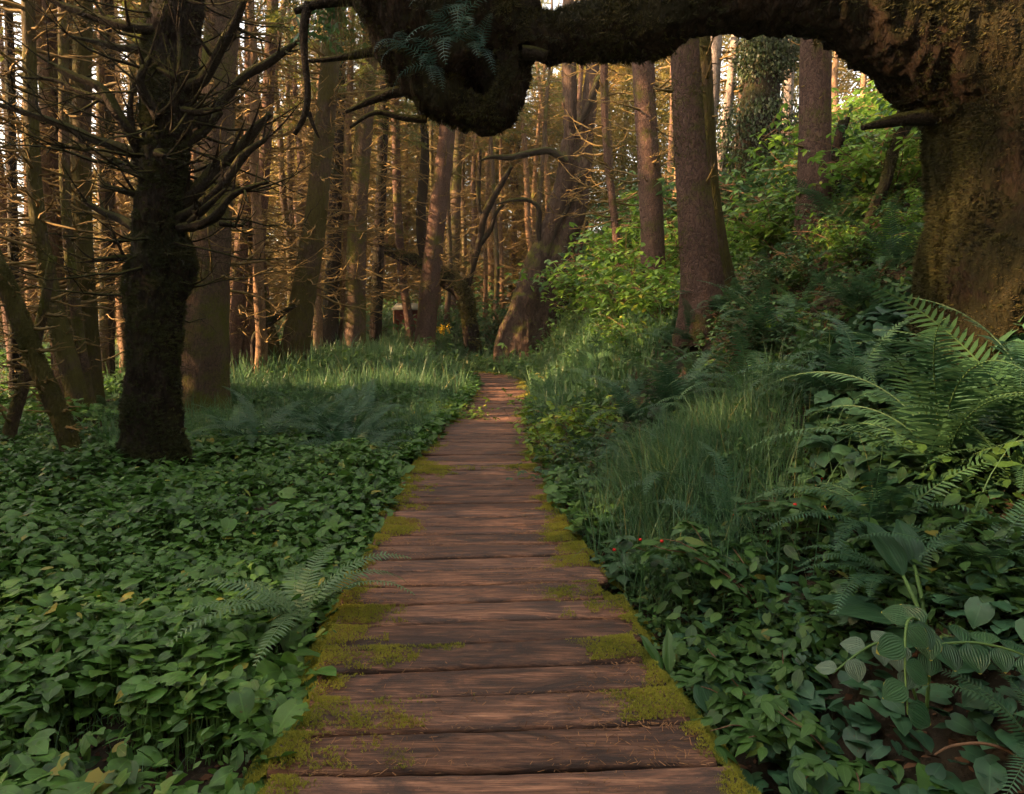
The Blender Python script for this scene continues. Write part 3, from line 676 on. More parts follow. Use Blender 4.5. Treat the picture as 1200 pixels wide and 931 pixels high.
# --- the gnarled dark tree left of the boardwalk
def build_gnarled():
    Y = 7.8; b0 = at(180, 525, Y); base = np.array([b0[0], Y, Hs(b0[0], Y)])
    root = empty('gnarled_tree', base); tag(root, 'gnarled near black tree with burls and crooked bare limbs left of the boardwalk', 'tree')
    T = [px_tube([(180, 560, 40), (180, 525, 36), (179, 480, 33), (178, 430, 31), (182, 380, 33), (186, 330, 34), (186, 290, 30), (189, 240, 27), (193, 190, 29), (196, 140, 30), (199, 90, 31), (203, 40, 31), (207, 0, 31), (214, -100, 28), (222, -300, 22), (228, -700, 12)], Y, base),
         px_tube([(176, 385, 22), (164, 355, 22, -.1), (163, 335, 20, -.1), (175, 305, 18)], Y, base),
         px_tube([(195, 345, 24), (210, 320, 22), (208, 300, 20), (196, 275, 20)], Y, base),
         px_tube([(170, 430, 14), (158, 460, 14), (152, 500, 13), (148, 540, 12)], Y, base),
         px_tube([(196, 440, 14), (205, 490, 13), (210, 540, 12)], Y, base),
         px_tube([(185, 210, 22), (172, 190, 14), (160, 180, 8)], Y, base)]
    T = [(P, R * .86) for P, R in T]
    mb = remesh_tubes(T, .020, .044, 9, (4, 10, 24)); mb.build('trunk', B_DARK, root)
    LB = [
        [(210, 245, 9), (232, 222, 8), (255, 195, 7, .2), (280, 178, 6.5, .3), (300, 150, 6, .4), (318, 135, 3, .4)],
        [(205, 262, 10), (230, 244, 8, -.2), (252, 228, 7, -.3), (272, 205, 6.5, -.3), (292, 180, 6, -.3), (312, 163, 3, -.3)],
        [(222, 262, 5, -.3), (250, 240, 4, -.35), (262, 226, 2, -.35)],
        [(205, 268, 7), (235, 268, 7, -.4), (258, 252, 8, -.5), (266, 235, 5, -.5), (280, 228, 4, -.5), (318, 216, 2, -.5)],
        [(258, 262, 4, -.5), (285, 264, 2, -.5)],
        [(215, 110, 9), (240, 88, 8, -.2), (262, 55, 7, -.3), (275, 30, 6, -.3), (292, -15, 4, -.4)],
        [(205, 150, 8, .3), (245, 135, 7, .6), (268, 108, 6.5, .7), (285, 88, 6.5, .8), (310, 75, 6, .9), (340, 55, 4, 1.0), (352, 45, 2, 1)],
        [(215, 130, 6, -.3), (235, 130, 5, -.4), (256, 122, 2, -.4)],
        [(172, 190, 9), (155, 160, 8, -.2), (138, 135, 7, -.3), (122, 110, 7.5, -.3), (118, 98, 7, -.3), (85, 92, 6, -.3), (58, 74, 2.5, -.3)],
        [(122, 118, 5, -.3), (95, 108, 4, -.3), (70, 96, 3.5, -.3), (30, 94, 1.5, -.3)],
        [(165, 182, 8), (135, 172, 7, .1), (108, 165, 6, .2), (80, 148, 5.5, .3), (50, 138, 5, .3), (0, 124, 2.5, .3)],
        [(170, 200, 8), (140, 192, 6, .3), (110, 178, 5, .4), (80, 174, 4, .4), (66, 172, 2, .4)],
        [(182, 36, 7, -.2), (150, 33, 6.5, -.3), (118, 26, 6, -.3), (90, 14, 5, -.3), (62, 2, 4, -.3), (40, -8, 2, -.3)],
        [(178, 58, 6, .2), (145, 58, 5, .4), (110, 50, 3, .5), (85, 46, 1.5, .5)],
        [(160, 268, 7), (140, 258, 6, .2), (118, 248, 5, .3), (98, 234, 2.5, .3)],
        [(165, 305, 6), (140, 303, 5, -.2), (118, 305, 4, -.3), (104, 305, 2, -.3)],
        [(170, 285, 6), (150, 280, 5, .2), (134, 282, 3, .3)],
        [(185, 140, 9, -.28), (170, 112, 7, -.35), (160, 98, 6, -.4), (172, 80, 5, -.4), (178, 62, 3, -.4)],
        [(200, 130, 6, -.33), (208, 100, 4.5, -.4), (196, 88, 4, -.42), (182, 76, 2, -.45)],
        [(208, 100, 4, -.4), (212, 70, 3, -.4), (210, 40, 2, -.4), (213, 20, 1, -.4)],
        [(190, 180, 6, -.3), (180, 178, 5, -.45), (196, 182, 2, -.5)],
        [(156, 160, 4, -.2), (155, 130, 3.5, -.25), (157, 100, 1.5, -.25)],
        [(215, 170, 7), (240, 152, 6, .3), (262, 130, 4, .4)],
        [(170, 230, 6, -.1), (140, 222, 4, -.2), (118, 218, 2, -.2)],
    ]
    for i, pts in enumerate(LB):
        m = MB(); P, R = px_tube(pts, Y, base); P, R = bark_tube(m, P + np.random.default_rng(300 + i).normal(0, .018, P.shape) * (np.arange(len(P)) > 0)[:, None], R * .84, 9, .04, .26, 30 + i)
        r = np.random.default_rng(200 + i); n = len(P)
        for q in range(6):
            j = r.integers(1, n); d = unit(P[j] - P[j - 1]); d2 = unit(d + r.normal(0, .7, 3)); l = r.uniform(.12, .55)
            C = np.array([P[j] + d2 * l * t + np.array([0, 0, .12 * t * t]) for t in np.linspace(0, 1, 5)])
            V, F = tube(C, np.linspace(R[j] * .5, .004, 5), 5); m.add(V, F)
        m.build('limb', B_DTWIG, root)
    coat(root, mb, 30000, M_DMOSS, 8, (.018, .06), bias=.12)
    lb = MB(); P, R = resample(*T[0], .15); dead_limbs(lb, np.random.default_rng(5), P, R, 1.9, 6.5, 75, 1.8, .018, 5); lb.build('dead_branches', B_DTWIG, root)
    r = np.random.default_rng(77); Ptop = T[0][0]; P, R = resample(*T[0], .2)
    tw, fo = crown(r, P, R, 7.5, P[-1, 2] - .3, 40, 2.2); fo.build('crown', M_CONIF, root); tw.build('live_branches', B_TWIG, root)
build_gnarled()

FT = forest_tree
# --- trees left of the boardwalk
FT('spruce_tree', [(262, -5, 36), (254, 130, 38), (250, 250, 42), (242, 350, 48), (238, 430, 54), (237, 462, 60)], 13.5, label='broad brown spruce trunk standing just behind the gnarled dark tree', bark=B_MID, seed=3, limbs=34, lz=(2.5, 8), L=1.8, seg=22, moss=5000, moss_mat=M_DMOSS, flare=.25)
FT('leaning_tree', [(33, 0, 13), (36, 120, 14), (42, 255, 16), (62, 360, 20), (94, 472, 23)], 11.5, label='bare brown trunk leaning left, mossy low down, at the far left edge', bark=B_MOSSY, seed=4, limbs=26, lz=(2, 8), flare=.1, moss=1500)
FT('spruce_tree', [(56, 0, 17), (58, 150, 18), (62, 300, 19), (75, 460, 21)], 13.5, label='straight brown trunk just behind the leaning mossy trunk at the left edge', bark=B_PINK, seed=5, limbs=26, lz=(2, 9))
FT('thin_tree', [(74, 40, 10), (76, 250, 11), (90, 380, 12), (103, 462, 13)], 12.2, label='thin trunk with a slight bend between the leaning trunk and a mossy column', bark=B_MID, seed=6, limbs=24, lz=(2, 8))
FT('spruce_tree', [(98, 0, 19), (96, 150, 19), (97, 270, 19), (109, 455, 20)], 13.0, label='dark mossy column trunk left of the gnarled dark tree', bark=B_MOSSY, seed=7, limbs=30, lz=(2, 9))
FT('thin_tree', [(128, 60, 12), (127, 260, 13), (126, 412, 14)], 18.0, label='dark thin trunk seen just left of the burl of the gnarled tree', bark=B_DARK, seed=8, limbs=26, lz=(2, 9))
FT('leaning_dead_trunk', [(-40, 240, 17), (4, 325, 20), (36, 410, 22), (76, 500, 22)], 8.6, top=0, label='mossy dead trunk tilting to the left out of the picture', cat='dead tree', bark=B_MOSSY, seed=9, limbs=10, lz=(.5, 2.5), L=.5, cr=False, flare=.1, moss=2500)
FT('leaning_dead_trunk', [(62, 300, 9), (49, 375, 11), (28, 450, 13), (12, 500, 14)], 9.2, top=0, label='thin dead trunk tilting right, crossing behind the mossy tilted one', cat='dead tree', bark=B_MID, seed=10, limbs=8, lz=(.5, 2.2), L=.5, cr=False, flare=.1)
FT('thin_tree', [(10, 0, 9), (14, 200, 10), (18, 440, 12)], 15.0, label='thin dark trunk nearest the left picture edge', bark=B_DARK, seed=11, limbs=26, lz=(2, 9))
FT('spruce_tree', [(320, 0, 12), (312, 160, 13), (303, 300, 14), (290, 432, 17)], 19.0, label='slim tall trunk right of the broad brown spruce, leaning a little right', bark=B_PINK, seed=12, limbs=40, lz=(2, 9), L=2)
FT('spruce_tree', [(392, 0, 20), (386, 90, 21), (378, 175, 23), (371, 250, 25), (355, 350, 28), (343, 426, 32)], 19.5, label='stout mossy trunk bending left at its foot, beyond the grass clump', bark=B_MOSSY, seed=13, limbs=46, lz=(2, 9), L=2.2, seg=18, moss=2500)
FT('spruce_tree', [(398, 60, 15), (394, 230, 16), (386, 398, 19)], 25.0, label='dark rough trunk between the stout bent trunk and the amber edged trunk', bark=B_DARK, seed=14, limbs=50, lz=(2, 11), L=2.2)
FT('spruce_tree', [(436, 30, 18), (428, 140, 19), (420, 230, 21), (415, 398, 25)], 25.0, label='straight trunk with an amber lit left edge in the middle of the grove', bark=B_MID, seed=15, limbs=50, lz=(2, 11), L=2.2)
FT('thin_tree', [(452, 80, 11), (446, 230, 12), (440, 394, 14)], 27.0, label='dark thin trunk just right of the amber edged trunk', bark=B_DARK, seed=16, limbs=46, lz=(2, 12), L=2.2)
FT('thin_tree', [(462, 100, 9), (466, 250, 10), (472, 330, 10), (482, 394, 11)], 28.0, label='thin trunk curving towards the red hut', bark=B_PINK, seed=17, limbs=40, lz=(2, 12), L=2.2)
FT('spruce_tree', [(528, 60, 17), (524, 160, 19), (514, 240, 20), (505, 320, 22), (497, 408, 24)], 26.5, label='smooth pinkish trunk with moss streaks leaning right behind the path bend', bark=B_PINK, seed=18, limbs=30, lz=(2.2, 8), L=2.0, seg=18, moss=1800, amp=.06)
FT('thin_tree', [(538, 150, 10), (534, 250, 11), (531, 385, 12)], 33.0, label='slim trunk just right of the pinkish leaning trunk', bark=B_MID, seed=19, limbs=34, lz=(2, 11), L=2)
FT('thin_tree', [(708, 60, 8), (708, 130, 8), (713, 200, 9), (722, 272, 9)], 19.0, label='thin orange lit trunk right of the leaning double tree', bark=B_PINK, seed=20, limbs=34, lz=(2.4, 10), L=1.8)
FT('spruce_tree', [(752, 60, 24), (758, 150, 25), (764, 262, 27)], 15.0, label='flaky grey brown trunk on the slope left of the tall reddish trunk', bark=B_GREY if 0 else B_PINK, seed=21, limbs=26, lz=(2.5, 8), L=1.6, seg=18)
FT('spruce_tree', [(801, 40, 30), (806, 130, 33), (811, 200, 36), (818, 280, 42), (825, 362, 50)], 9.0, label='thick reddish brown trunk standing on the bank above the upright fern', bark=B_PINK, seed=22, limbs=10, lz=(3.5, 6), L=.5, seg=30, amp=.07, flare=.2, moss=2500)
FT('thin_tree', [(826, 60, 14), (832, 200, 15), (842, 290, 18), (854, 340, 22)], 9.6, label='thin shaded mossy stem pressed behind the thick reddish trunk', bark=B_MOSSY, seed=23, limbs=8, lz=(3, 6), L=.6, moss=1500, moss_mat=M_DMOSS)
FT('spruce_tree', [(956, 40, 33), (955, 150, 34), (953, 260, 37), (950, 330, 44)], 9.4, label='smooth purple brown trunk standing alone on the slope left of the arch', bark=B_PINK, seed=24, limbs=14, lz=(2.6, 6), L=.9, seg=28, amp=.04, flare=.2)
FT('grey_tree', [(838, 30, 16), (836, 100, 15), (832, 160, 13), (826, 225, 12)], 17.0, label='pale grey trunk with an orange patch, left one of a leaning pair on the slope', bark=B_GREY, seed=25, limbs=16, lz=(4, 9), L=1.4, group=None)
FT('grey_tree', [(862, 40, 9), (856, 100, 11), (848, 170, 12), (838, 245, 12)], 17.5, label='pale grey trunk tilting right beside its orange patched twin', bark=B_GREY, seed=26, limbs=16, lz=(4, 9), L=1.4)
FT('thin_tree', [(880, 30, 9), (874, 80, 9), (868, 130, 10), (862, 250, 10)], 19.0, label='thin orange lit trunk above the ivy covered mass', bark=B_PINK, seed=27, limbs=16, lz=(4, 10), L=1.4)
FT('grey_tree', [(926, 60, 10), (924, 120, 10), (920, 190, 12), (918, 260, 12)], 19.0, label='pale whitish trunk half hidden left of the purple brown trunk', bark=B_GREY, seed=28, limbs=12, lz=(4, 10), L=1.4)

def dead_stick(name, paths, Y, label, bark=B_MOSSY, moss=0):
    b0 = at(*paths[0][0][:2], Y); base = np.array([b0[0], Y, Hs(b0[0], Y)]); root = empty(name, base); tag(root, label, 'dead tree')
    for i, pts in enumerate(paths):
        m = MB(); P, R = px_tube(pts, Y, base)
        if i == 0 and P[0][2] > 0: P = np.vstack([[P[0][0], P[0][1], -.1], P]); R = np.r_[R[0], R]
        bark_tube(m, P, R, 10, .06, .14, 60 + i + int(Y * 10)); m.build('trunk' if i == 0 else 'fork', bark, root)
        if moss and i == 0: coat(root, m, moss, M_TMOSS, 60, (.012, .03))
    return root
dead_stick('dead_trunk', [[(978, 300, 7), (979, 240, 7), (980, 190, 6.5), (985, 150, 6), (987, 142, 3)], [(983, 165, 4), (990, 148, 4), (994, 138, 2)]], 9.9, 'short broken dark stick standing against the purple brown trunk', B_DARK)
dead_stick('dead_trunk', [[(1010, 285, 6), (1022, 250, 6.5), (1038, 215, 6.5), (1046, 180, 6), (1055, 155, 6), (1058, 125, 5), (1058, 98, 4)], [(1052, 165, 5), (1068, 145, 3.5), (1077, 125, 3), (1076, 100, 2)]], 8.0, 'slanting forked dead trunk in front of the green slope', B_DARK, 900)

dead_stick('fallen_branch', [[(296, 392, 3), (312, 382, 4), (330, 368, 4), (346, 358, 2)], [(316, 379, 3), (308, 366, 2), (306, 352, 1)]], 18.0, 'fallen dark branch propped at the foot of the stout bent trunk', B_DARK)
# --- leaning double tree past the bend
def build_double():
    Y = 26.0; b0 = at(622, 385, Y); base = np.array([b0[0], Y, Hs(b0[0], Y)]); root = empty('double_tree', base)
    tag(root, 'leaning double trunked tree with dark rough bark right of the path bend', 'tree')
    T = [px_tube([(608, 430, 34), (614, 385, 26), (622, 345, 19), (634, 300, 15), (648, 262, 12), (660, 225, 9.5), (667, 180, 8), (668, 120, 7.5), (667, 60, 7.2), (664, -60, 6.5), (660, -260, 4)], Y, base),
         px_tube([(628, 430, 30), (632, 385, 22), (644, 330, 18), (658, 290, 15), (674, 245, 12.5), (684, 205, 10), (688, 150, 8.5), (692, 100, 8), (697, 50, 7.5), (708, -80, 6.5), (717, -300, 4)], Y + .1, base),
         px_tube([(590, 430, 14), (600, 395, 18), (618, 350, 16)], Y - .2, base)]
    mb = remesh_tubes(T, .06, .06, 15, (1.5, 4, 10)); mb.build('trunk', B_BROWN, root)
    r = np.random.default_rng(9)
    for pts in ([(664, 190, 4), (645, 175, 4.5), (620, 180, 4), (595, 186, 3.5), (575, 183, 2), (560, 190, .6)], [(640, 300, 5), (650, 270, 3), (668, 240, 2), (680, 205, 2)], [(680, 320, 3), (668, 345, 4), (655, 368, 4), (650, 375, 4)],
                [(688, 260, 1.5), (680, 290, 2.5), (668, 330, 3), (655, 368, 3)], [(640, 300, 4), (630, 275, 3), (634, 245, 2.6), (622, 234, 2.4), (600, 234, 2), (582, 240, .6)], [(676, 150, 3), (690, 125, 4), (700, 95, 4), (708, 78, 2)]):
        m = MB(); P, R = px_tube(pts, Y - .3, base); bark_tube(m, P, R, 7, .1, .15, int(pts[0][0])); m.build('limb', B_DTWIG, root)
    lb = MB(); P, R = resample(*T[0], .2); dead_limbs(lb, r, P, R, 3, 8, 26, 1.5, .03, 5); lb.build('dead_branches', B_TWIG, root)
    coat(root, mb, 900, M_TMOSS, 12, (.03, .07))
build_double()

# --- the mossy trunk bent into a bow
def build_bow():
    Y = 27.5; b0 = at(548, 392, Y); base = np.array([b0[0], Y, Hs(b0[0], Y)]); root = empty('bent_tree', base)
    tag(root, 'dark mossy trunk bent into a low bow behind the pinkish trunk', 'tree')
    T = [px_tube([(556, 425, 10), (551, 385, 9), (548, 360, 9), (540, 340, 10), (525, 328, 10), (505, 320, 8), (490, 308, 7), (470, 302, 7), (450, 292, 5), (436, 286, 3)], Y, base)]
    mb = remesh_tubes(T, .055, .06, 25, (2, 5, 10)); mb.build('trunk', B_DARK, root)
    for pts in ([(500, 312, 5), (494, 290, 6), (493, 250, 6), (496, 210, 6), (499, 180, 5), (497, 150, 4), (490, 120, 2)], [(548, 335, 4), (556, 305, 4), (563, 280, 4), (566, 255, 4), (576, 235, 4), (588, 215, 3), (600, 195, 2)],
                [(560, 290, 3), (575, 270, 3), (580, 250, 2), (590, 240, 1.5)], [(566, 262, 2), (560, 240, 2.5), (562, 200, 2), (563, 175, 1.5)]):
        m = MB(); P, R = px_tube(pts, Y, base); bark_tube(m, P, R, 9, .08, .14, int(pts[0][0])); m.build('upright_stem', B_DTWIG, root)
    coat(root, mb, 5000, M_TMOSS, 13, (.04, .12), bias=.25)
build_bow()

# --- slim trees of the far grove, copies of eight kinds
B_FAR = bark_mat('sun_tinted_bark', (0.085, 0.055, 0.035), (0.26, 0.165, 0.095), moss_amt=0.02, scale=9, bump=0.7, zs=0.5)  # bark paled to amber, standing in for sun glow in the far grove
def proto_tree(seed, h, bark, lim):
    r = np.random.default_rng(seed); x = np.cumsum(r.normal(0, .10, 12)); y = np.cumsum(r.normal(0, .08, 12)); z = np.linspace(-.2, h, 12)
    lean = r.normal(0, .03); P = np.stack([x - x[0] + z * lean, y - y[0], z], 1); R = np.linspace(1, .12, 12) ** .8 * r.uniform(.13, .22)
    root = empty('slim_tree'); mb = MB(); P, R = bark_tube(mb, P, R, 9, .3, .10, seed, .3, 0)
    kids = [mb.build('trunk', bark, root)]
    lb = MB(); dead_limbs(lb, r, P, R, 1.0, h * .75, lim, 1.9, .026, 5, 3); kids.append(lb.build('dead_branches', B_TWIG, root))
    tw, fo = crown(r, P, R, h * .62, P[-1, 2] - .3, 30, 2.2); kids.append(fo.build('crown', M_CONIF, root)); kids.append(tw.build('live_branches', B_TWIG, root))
    return root, kids
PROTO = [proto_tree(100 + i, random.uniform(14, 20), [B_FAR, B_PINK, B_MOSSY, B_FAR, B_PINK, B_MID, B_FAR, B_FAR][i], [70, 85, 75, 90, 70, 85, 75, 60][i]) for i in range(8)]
def grove():
    r = np.random.default_rng(42); used = set(); done = []
    zones = [(-130, 130, 13, 29, 30, 'slim dark trunk among the crowded trunks behind the left edge poles', 'slim trunks of the far left stand'),
             (130, 345, 17, 31, 28, 'slim trunk with golden twigs between the gnarled tree and the stout bent trunk', 'slim trunks behind the gnarled tree'),
             (345, 590, 24, 42, 44, 'slim amber lit trunk in the deep grove around the red hut', 'slim trunks of the deep middle grove'),
             (590, 760, 29, 44, 16, 'slim trunk in the brushy wood behind the leaning double tree', 'slim trunks behind the double tree'),
             (760, 1180, 22, 40, 12, 'slim trunk high on the green slope seen under the arch', 'slim trunks on the far slope')]
    for (a, b, y0, y1, n, lab, grp) in zones:
        for k in range(n):
            for _ in range(40):
                Y = y0 + (y1 - y0) * r.uniform(0, 1) ** .9; x = (r.uniform(a, b) - 600) / 800 * Y
                if all((x - p) ** 2 + (Y - q) ** 2 > .8 for p, q in done) and abs(x - path_x(Y)) > 1.5 and not (abs((600 + x / Y * 800) - 480) < 16 and Y < 40) and not (525 < 600 + x / Y * 800 < 690 and Y < 32): break
            done.append((x, Y)); i = int(r.integers(0, 8)); root, kids = PROTO[i]
            if i not in used and b > 400: o = root; used.add(i)
            else: o = copy_tree(root, kids[:2] if r.random() < (.93 if b < 400 else .55) else kids)
            o.location = (x, Y, Hs(x, Y)); o.rotation_euler = (r.normal(0, .02), r.normal(0, .03), r.uniform(0, 6.28)); s = r.uniform(.8, 1.15); o.scale = (s, s, r.uniform(.9, 1.2))
            tag(o, lab, 'tree', grp)
    for i, (root, kids) in enumerate(PROTO):
        if i not in used:
            for k in kids + [root]: bpy.data.objects.remove(k)
grove()
def added_shade_spruces():  # spruces out of view, added to keep low sun off foreground and arch
    r = np.random.default_rng(55); root = empty('unseen_shade_spruce'); mb = MB(); P, R = bark_tube(mb, np.array([[0, 0, -.1], [0, .05, 3], [.05, 0, 7], [0, 0, 11.5]]), [.2, .16, .09, .02], 9, .3, .08, 2, .2, 0); kids = [mb.build('trunk', B_MID, root)]
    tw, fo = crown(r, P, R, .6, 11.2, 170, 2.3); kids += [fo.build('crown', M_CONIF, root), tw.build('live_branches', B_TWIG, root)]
    sp = [(-13.5, 9), (-15.5, 11.5), (-12.5, 6.5), (-16, 8), (-14, 4), (-18.5, 11), (-12, 2.5), (-15, 1.5), (-11.5, 4.8), (-13, -.5), (-16, -2), (-17.5, 5), (-14, -4), (-12, -6), (-17, -7), (-11, -2.8), (-9.5, -8)]
    for k, (x, y) in enumerate(sp):
        o = root if k == 0 else copy_tree(root, kids); o.location = (x, y, Hs(x, y)); o.rotation_euler = (0, 0, r.uniform(0, 6.28)); s_ = r.uniform(1.2, 1.5); o.scale = (s_, s_, s_); tag(o, 'unseen bushy spruce added beyond the left edge to shade the foreground', 'tree', 'added shade spruces beyond the left edge')
added_shade_spruces()

# --- far wood behind everything, and an added ring behind the camera
def far_wood():
    r = np.random.default_rng(90); mb = MB(); cl = spray_template(9, 8)
    def ring(n, a0, a1, d0, d1, ha, hh, s0, s1):
        a = r.uniform(a0, a1, n); d = r.uniform(d0, d1, n); hm = np.interp(a, ha, hh) * (1 + .35 * n2(a, a * 0, .25, 4))
        ar = np.radians(a); x = d * np.sin(ar); y = d * np.cos(ar); z = H(x, y) + hm * r.uniform(0, 1, n) ** .9
        scatter(mb, cl, np.stack([x, y, z], 1), r.uniform(0, 6.28, n), r.normal(-.2, .7, n), r.normal(0, .8, n), r.uniform(s0, s1, n), np.clip(.5 + .35 * n2(a, z, .5, 6) + r.normal(0, .2, n), 0, 1))
    ring(34000, -90, 60, 46, 60, [-90, -45, -30, -22, -12, 0, 20, 60], [6, 8, 11, 14, 16, 17, 17, 15], .9, 1.9)
    ring(22000, -30, 14, 38, 47, [-30, -20, -8, 14], [4, 9, 12, 13], .6, 1.3)
    ring(16000, 60, 270, 15, 22, [60, 90, 240, 270], [13, 15, 15, 10], .9, 1.8)  # unseen foliage behind the camera, added to cut sky light from there
    tag(mb.build('far_forest', M_FARLEAF, smooth_=False), 'distant woodland foliage closing the view, plus an unseen ring added behind to block sky light', 'forest', kind='stuff')
far_wood()

# --- red hut far down the grove
def hut():
    Y = 30.0; c = at(479, 392, Y); x, z = c[0], Hs(c[0], Y); root = empty('hut', (x, Y, z)); tag(root, 'small red wooden hut with a pale roof far down the grove', 'hut')
    zt = at(482, 360, Y)[2] - z
    def box(name, mat, x0, x1, y0, y1, z0, z1):
        m = MB(); V = np.array([(a, b, c_) for a in (x0, x1) for b in (y0, y1) for c_ in (z0, z1)]); m.add(V, [np.array([(0, 1, 3, 2), (4, 6, 7, 5), (0, 4, 5, 1), (2, 3, 7, 6), (0, 2, 6, 4), (1, 5, 7, 3)])]); return m.build(name, mat, root, False)
    red = plain_mat('red_paint', (0.10, 0.024, 0.017), (0.19, 0.045, 0.028), 6); pale = plain_mat('pale_roof', (0.18, 0.17, 0.12), (0.32, 0.30, 0.21), 5)
    box('wall', red, -.5, .5, -.5, .5, -.1, zt - .12)
    m = MB(); V = np.array([(-.62, -.68, zt - .16), (.62, -.68, zt - .16), (.62, .6, zt + .12), (-.62, .6, zt + .12)]); V = np.vstack([V, V + [0, 0, .07]])
    m.add(V, [np.array([(3, 2, 1, 0), (4, 5, 6, 7), (0, 1, 5, 4), (1, 2, 6, 5), (2, 3, 7, 6), (3, 0, 4, 7)])]); m.build('roof', pale, root, False)
    for s in (-.53, .53): box('post', plain_mat('post_wood', (.1, .06, .03), (.2, .12, .07), 6), s - .04, s + .04, -.6, -.515, -.1, zt - .17)
hut()

# ------------------------------------------------------------------ plants
def allowed(x, y, gap=.80):
    return np.abs(x - path_x(y)) > gap

def build_cover():
    r = np.random.default_rng(31); mb = MB(); st = MB()
    def put(n, y0, y1, xmax, tm, s0, s1, h0, h1, stems):
        y = y0 + (y1 - y0) * r.uniform(0, 1, n) ** .75; x = path_x(y) - .70 - r.uniform(0, 1, n) * np.clip(.78 * y + .9, .5, xmax)
        k = (n2(x, y, .8, 12) > -.75) & ~((np.hypot(x + 1.05, y - 3.45) < .33) & (r.random(n) < .8)); x, y = x[k], y[k]; n = len(x)
        hh = r.uniform(h0, h1, n) * (1 + .3 * n2(x, y, 1.1, 14)); near = np.clip((path_x(y) - .70 - x) / .5, 0, 1); hh = hh * (.55 + .45 * near)
        z = H(x, y) + hh; s = r.uniform(s0, s1, n) * (1 + .25 * n2(x, y, .9, 15))
        yaw = r.uniform(0, 6.28, n); t = np.clip(r.normal(.42, .22, n) + .25 * n2(x, y, .7, 17), 0, .86); t = np.where(r.random(n) < .012, 1, t)
        P = np.stack([x, y, z], 1)
        scatter(mb, tm, P, yaw, r.normal(-.05, .30, n), r.normal(0, .28, n), s, t)
        if stems:
            ph = r.normal(0, .03, (n, 2)); b = np.stack([x + ph[:, 0], y + ph[:, 1], H(x, y)], 1); w = .0022
            V = np.stack([b + [-w, 0, 0], b + [w, 0, 0], P + [w, 0, 0], P + [-w, 0, 0]], 1).reshape(-1, 3); st.add(V, [np.arange(4 * n).reshape(n, 4)], .5)
    put(17000, 1.0, 5.2, 5, HEART, .042, .10, .10, .29, True)
    put(6500, 1.0, 5.2, 5, HEART, .03, .065, .03, .2, True)
    put(27000, 5, 10, 8, HEART, .045, .095, .10, .30, False)
    put(18000, 10, 17, 13, HEART_LO, .06, .13, .10, .34, False)
    put(9000, 17, 26, 20, HEART_LO, .10, .18, .15, .4, False)
    n = 2600; y = r.uniform(8, 24, n); x = path_x(y) - .78 + r.normal(.0, .12, n) * smooth(6, 13, y) ; z = H(x, y) + r.uniform(.16, .36, n)
    scatter(mb, HEART_LO, np.stack([x, y, z], 1), r.uniform(0, 6.28, n), r.normal(0, .3, n), r.normal(0, .3, n), r.uniform(.06, .13, n), np.clip(r.normal(.55, .25, n), 0, .86))
    for tm_, n, s0, s1 in ((OVAL, 5000, .04, .10), (HEART, 500, .10, .135), (OVAL_LO, 6000, .02, .05)):
        y = 1.4 + 11 * r.uniform(0, 1, n) ** .9; x = path_x(y) - .75 - r.uniform(0, 1, n) * np.clip(.78 * y + .2, .5, 7); z = H(x, y) + r.uniform(.06, .36, n)
        scatter(mb, tm_, np.stack([x, y, z], 1), r.uniform(0, 6.28, n), r.normal(0, .5, n), r.normal(0, .5, n), r.uniform(s0, s1, n), np.where((r.random(n) < .05) & (s1 < .11), 1, np.clip(r.normal(.5, .3, n), 0, .86)))
    # a fringe on the right of the boardwalk
    n = 1100; y = r.uniform(5, 15, n); x = path_x(y) + .70 + r.uniform(0, .5, n) ** 1.2; z = H(x, y) + r.uniform(.08, .28, n)
    scatter(mb, HEART, np.stack([x, y, z], 1), r.uniform(0, 6.28, n), r.normal(0, .3, n), r.normal(0, .3, n), r.uniform(.06, .13, n), np.clip(r.normal(.5, .25, n), 0, .86))
    tag(mb.build('ground_cover', M_COVER), 'dense carpet of heart shaped green leaves left of the boardwalk', 'ground cover', kind='stuff')
    tag(st.build('leaf_stems', M_STEM, smooth_=False), 'thin green stalks under the heart shaped leaves', 'stems', kind='stuff')
    # the broad leaves on the bank at the foot of the arching tree
    mb = MB(); n = 3600; y = r.uniform(3.4, 6.2, n); x = r.uniform(1.9, 5.2, n); k = (x > .42 * y + .1) ; x, y = x[k], y[k]; n = len(x)
    z = H(x, y) + r.uniform(.1, .32, n)
    scatter(mb, HEART, np.stack([x, y, z], 1), r.uniform(0, 6.28, n), r.normal(-.1, .3, n), r.normal(0, .25, n), r.uniform(.08, .17, n), np.clip(r.normal(.4, .25, n), 0, .86))
    n = 1500; y = r.uniform(1.6, 3.6, n); x = path_x(y) + .95 + r.uniform(0, 1, n) * 2.2; z = H(x, y) + r.uniform(.04, .16, n)
    scatter(mb, HEART, np.stack([x, y, z], 1), r.uniform(0, 6.28, n), r.normal(-.1, .3, n), r.normal(0, .25, n), r.uniform(.04, .10, n), np.clip(r.normal(.4, .25, n), 0, .86))
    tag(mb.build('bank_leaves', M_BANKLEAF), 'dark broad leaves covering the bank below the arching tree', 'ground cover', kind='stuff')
    # low small leaves everywhere on the right bank and further back
    mb = MB()
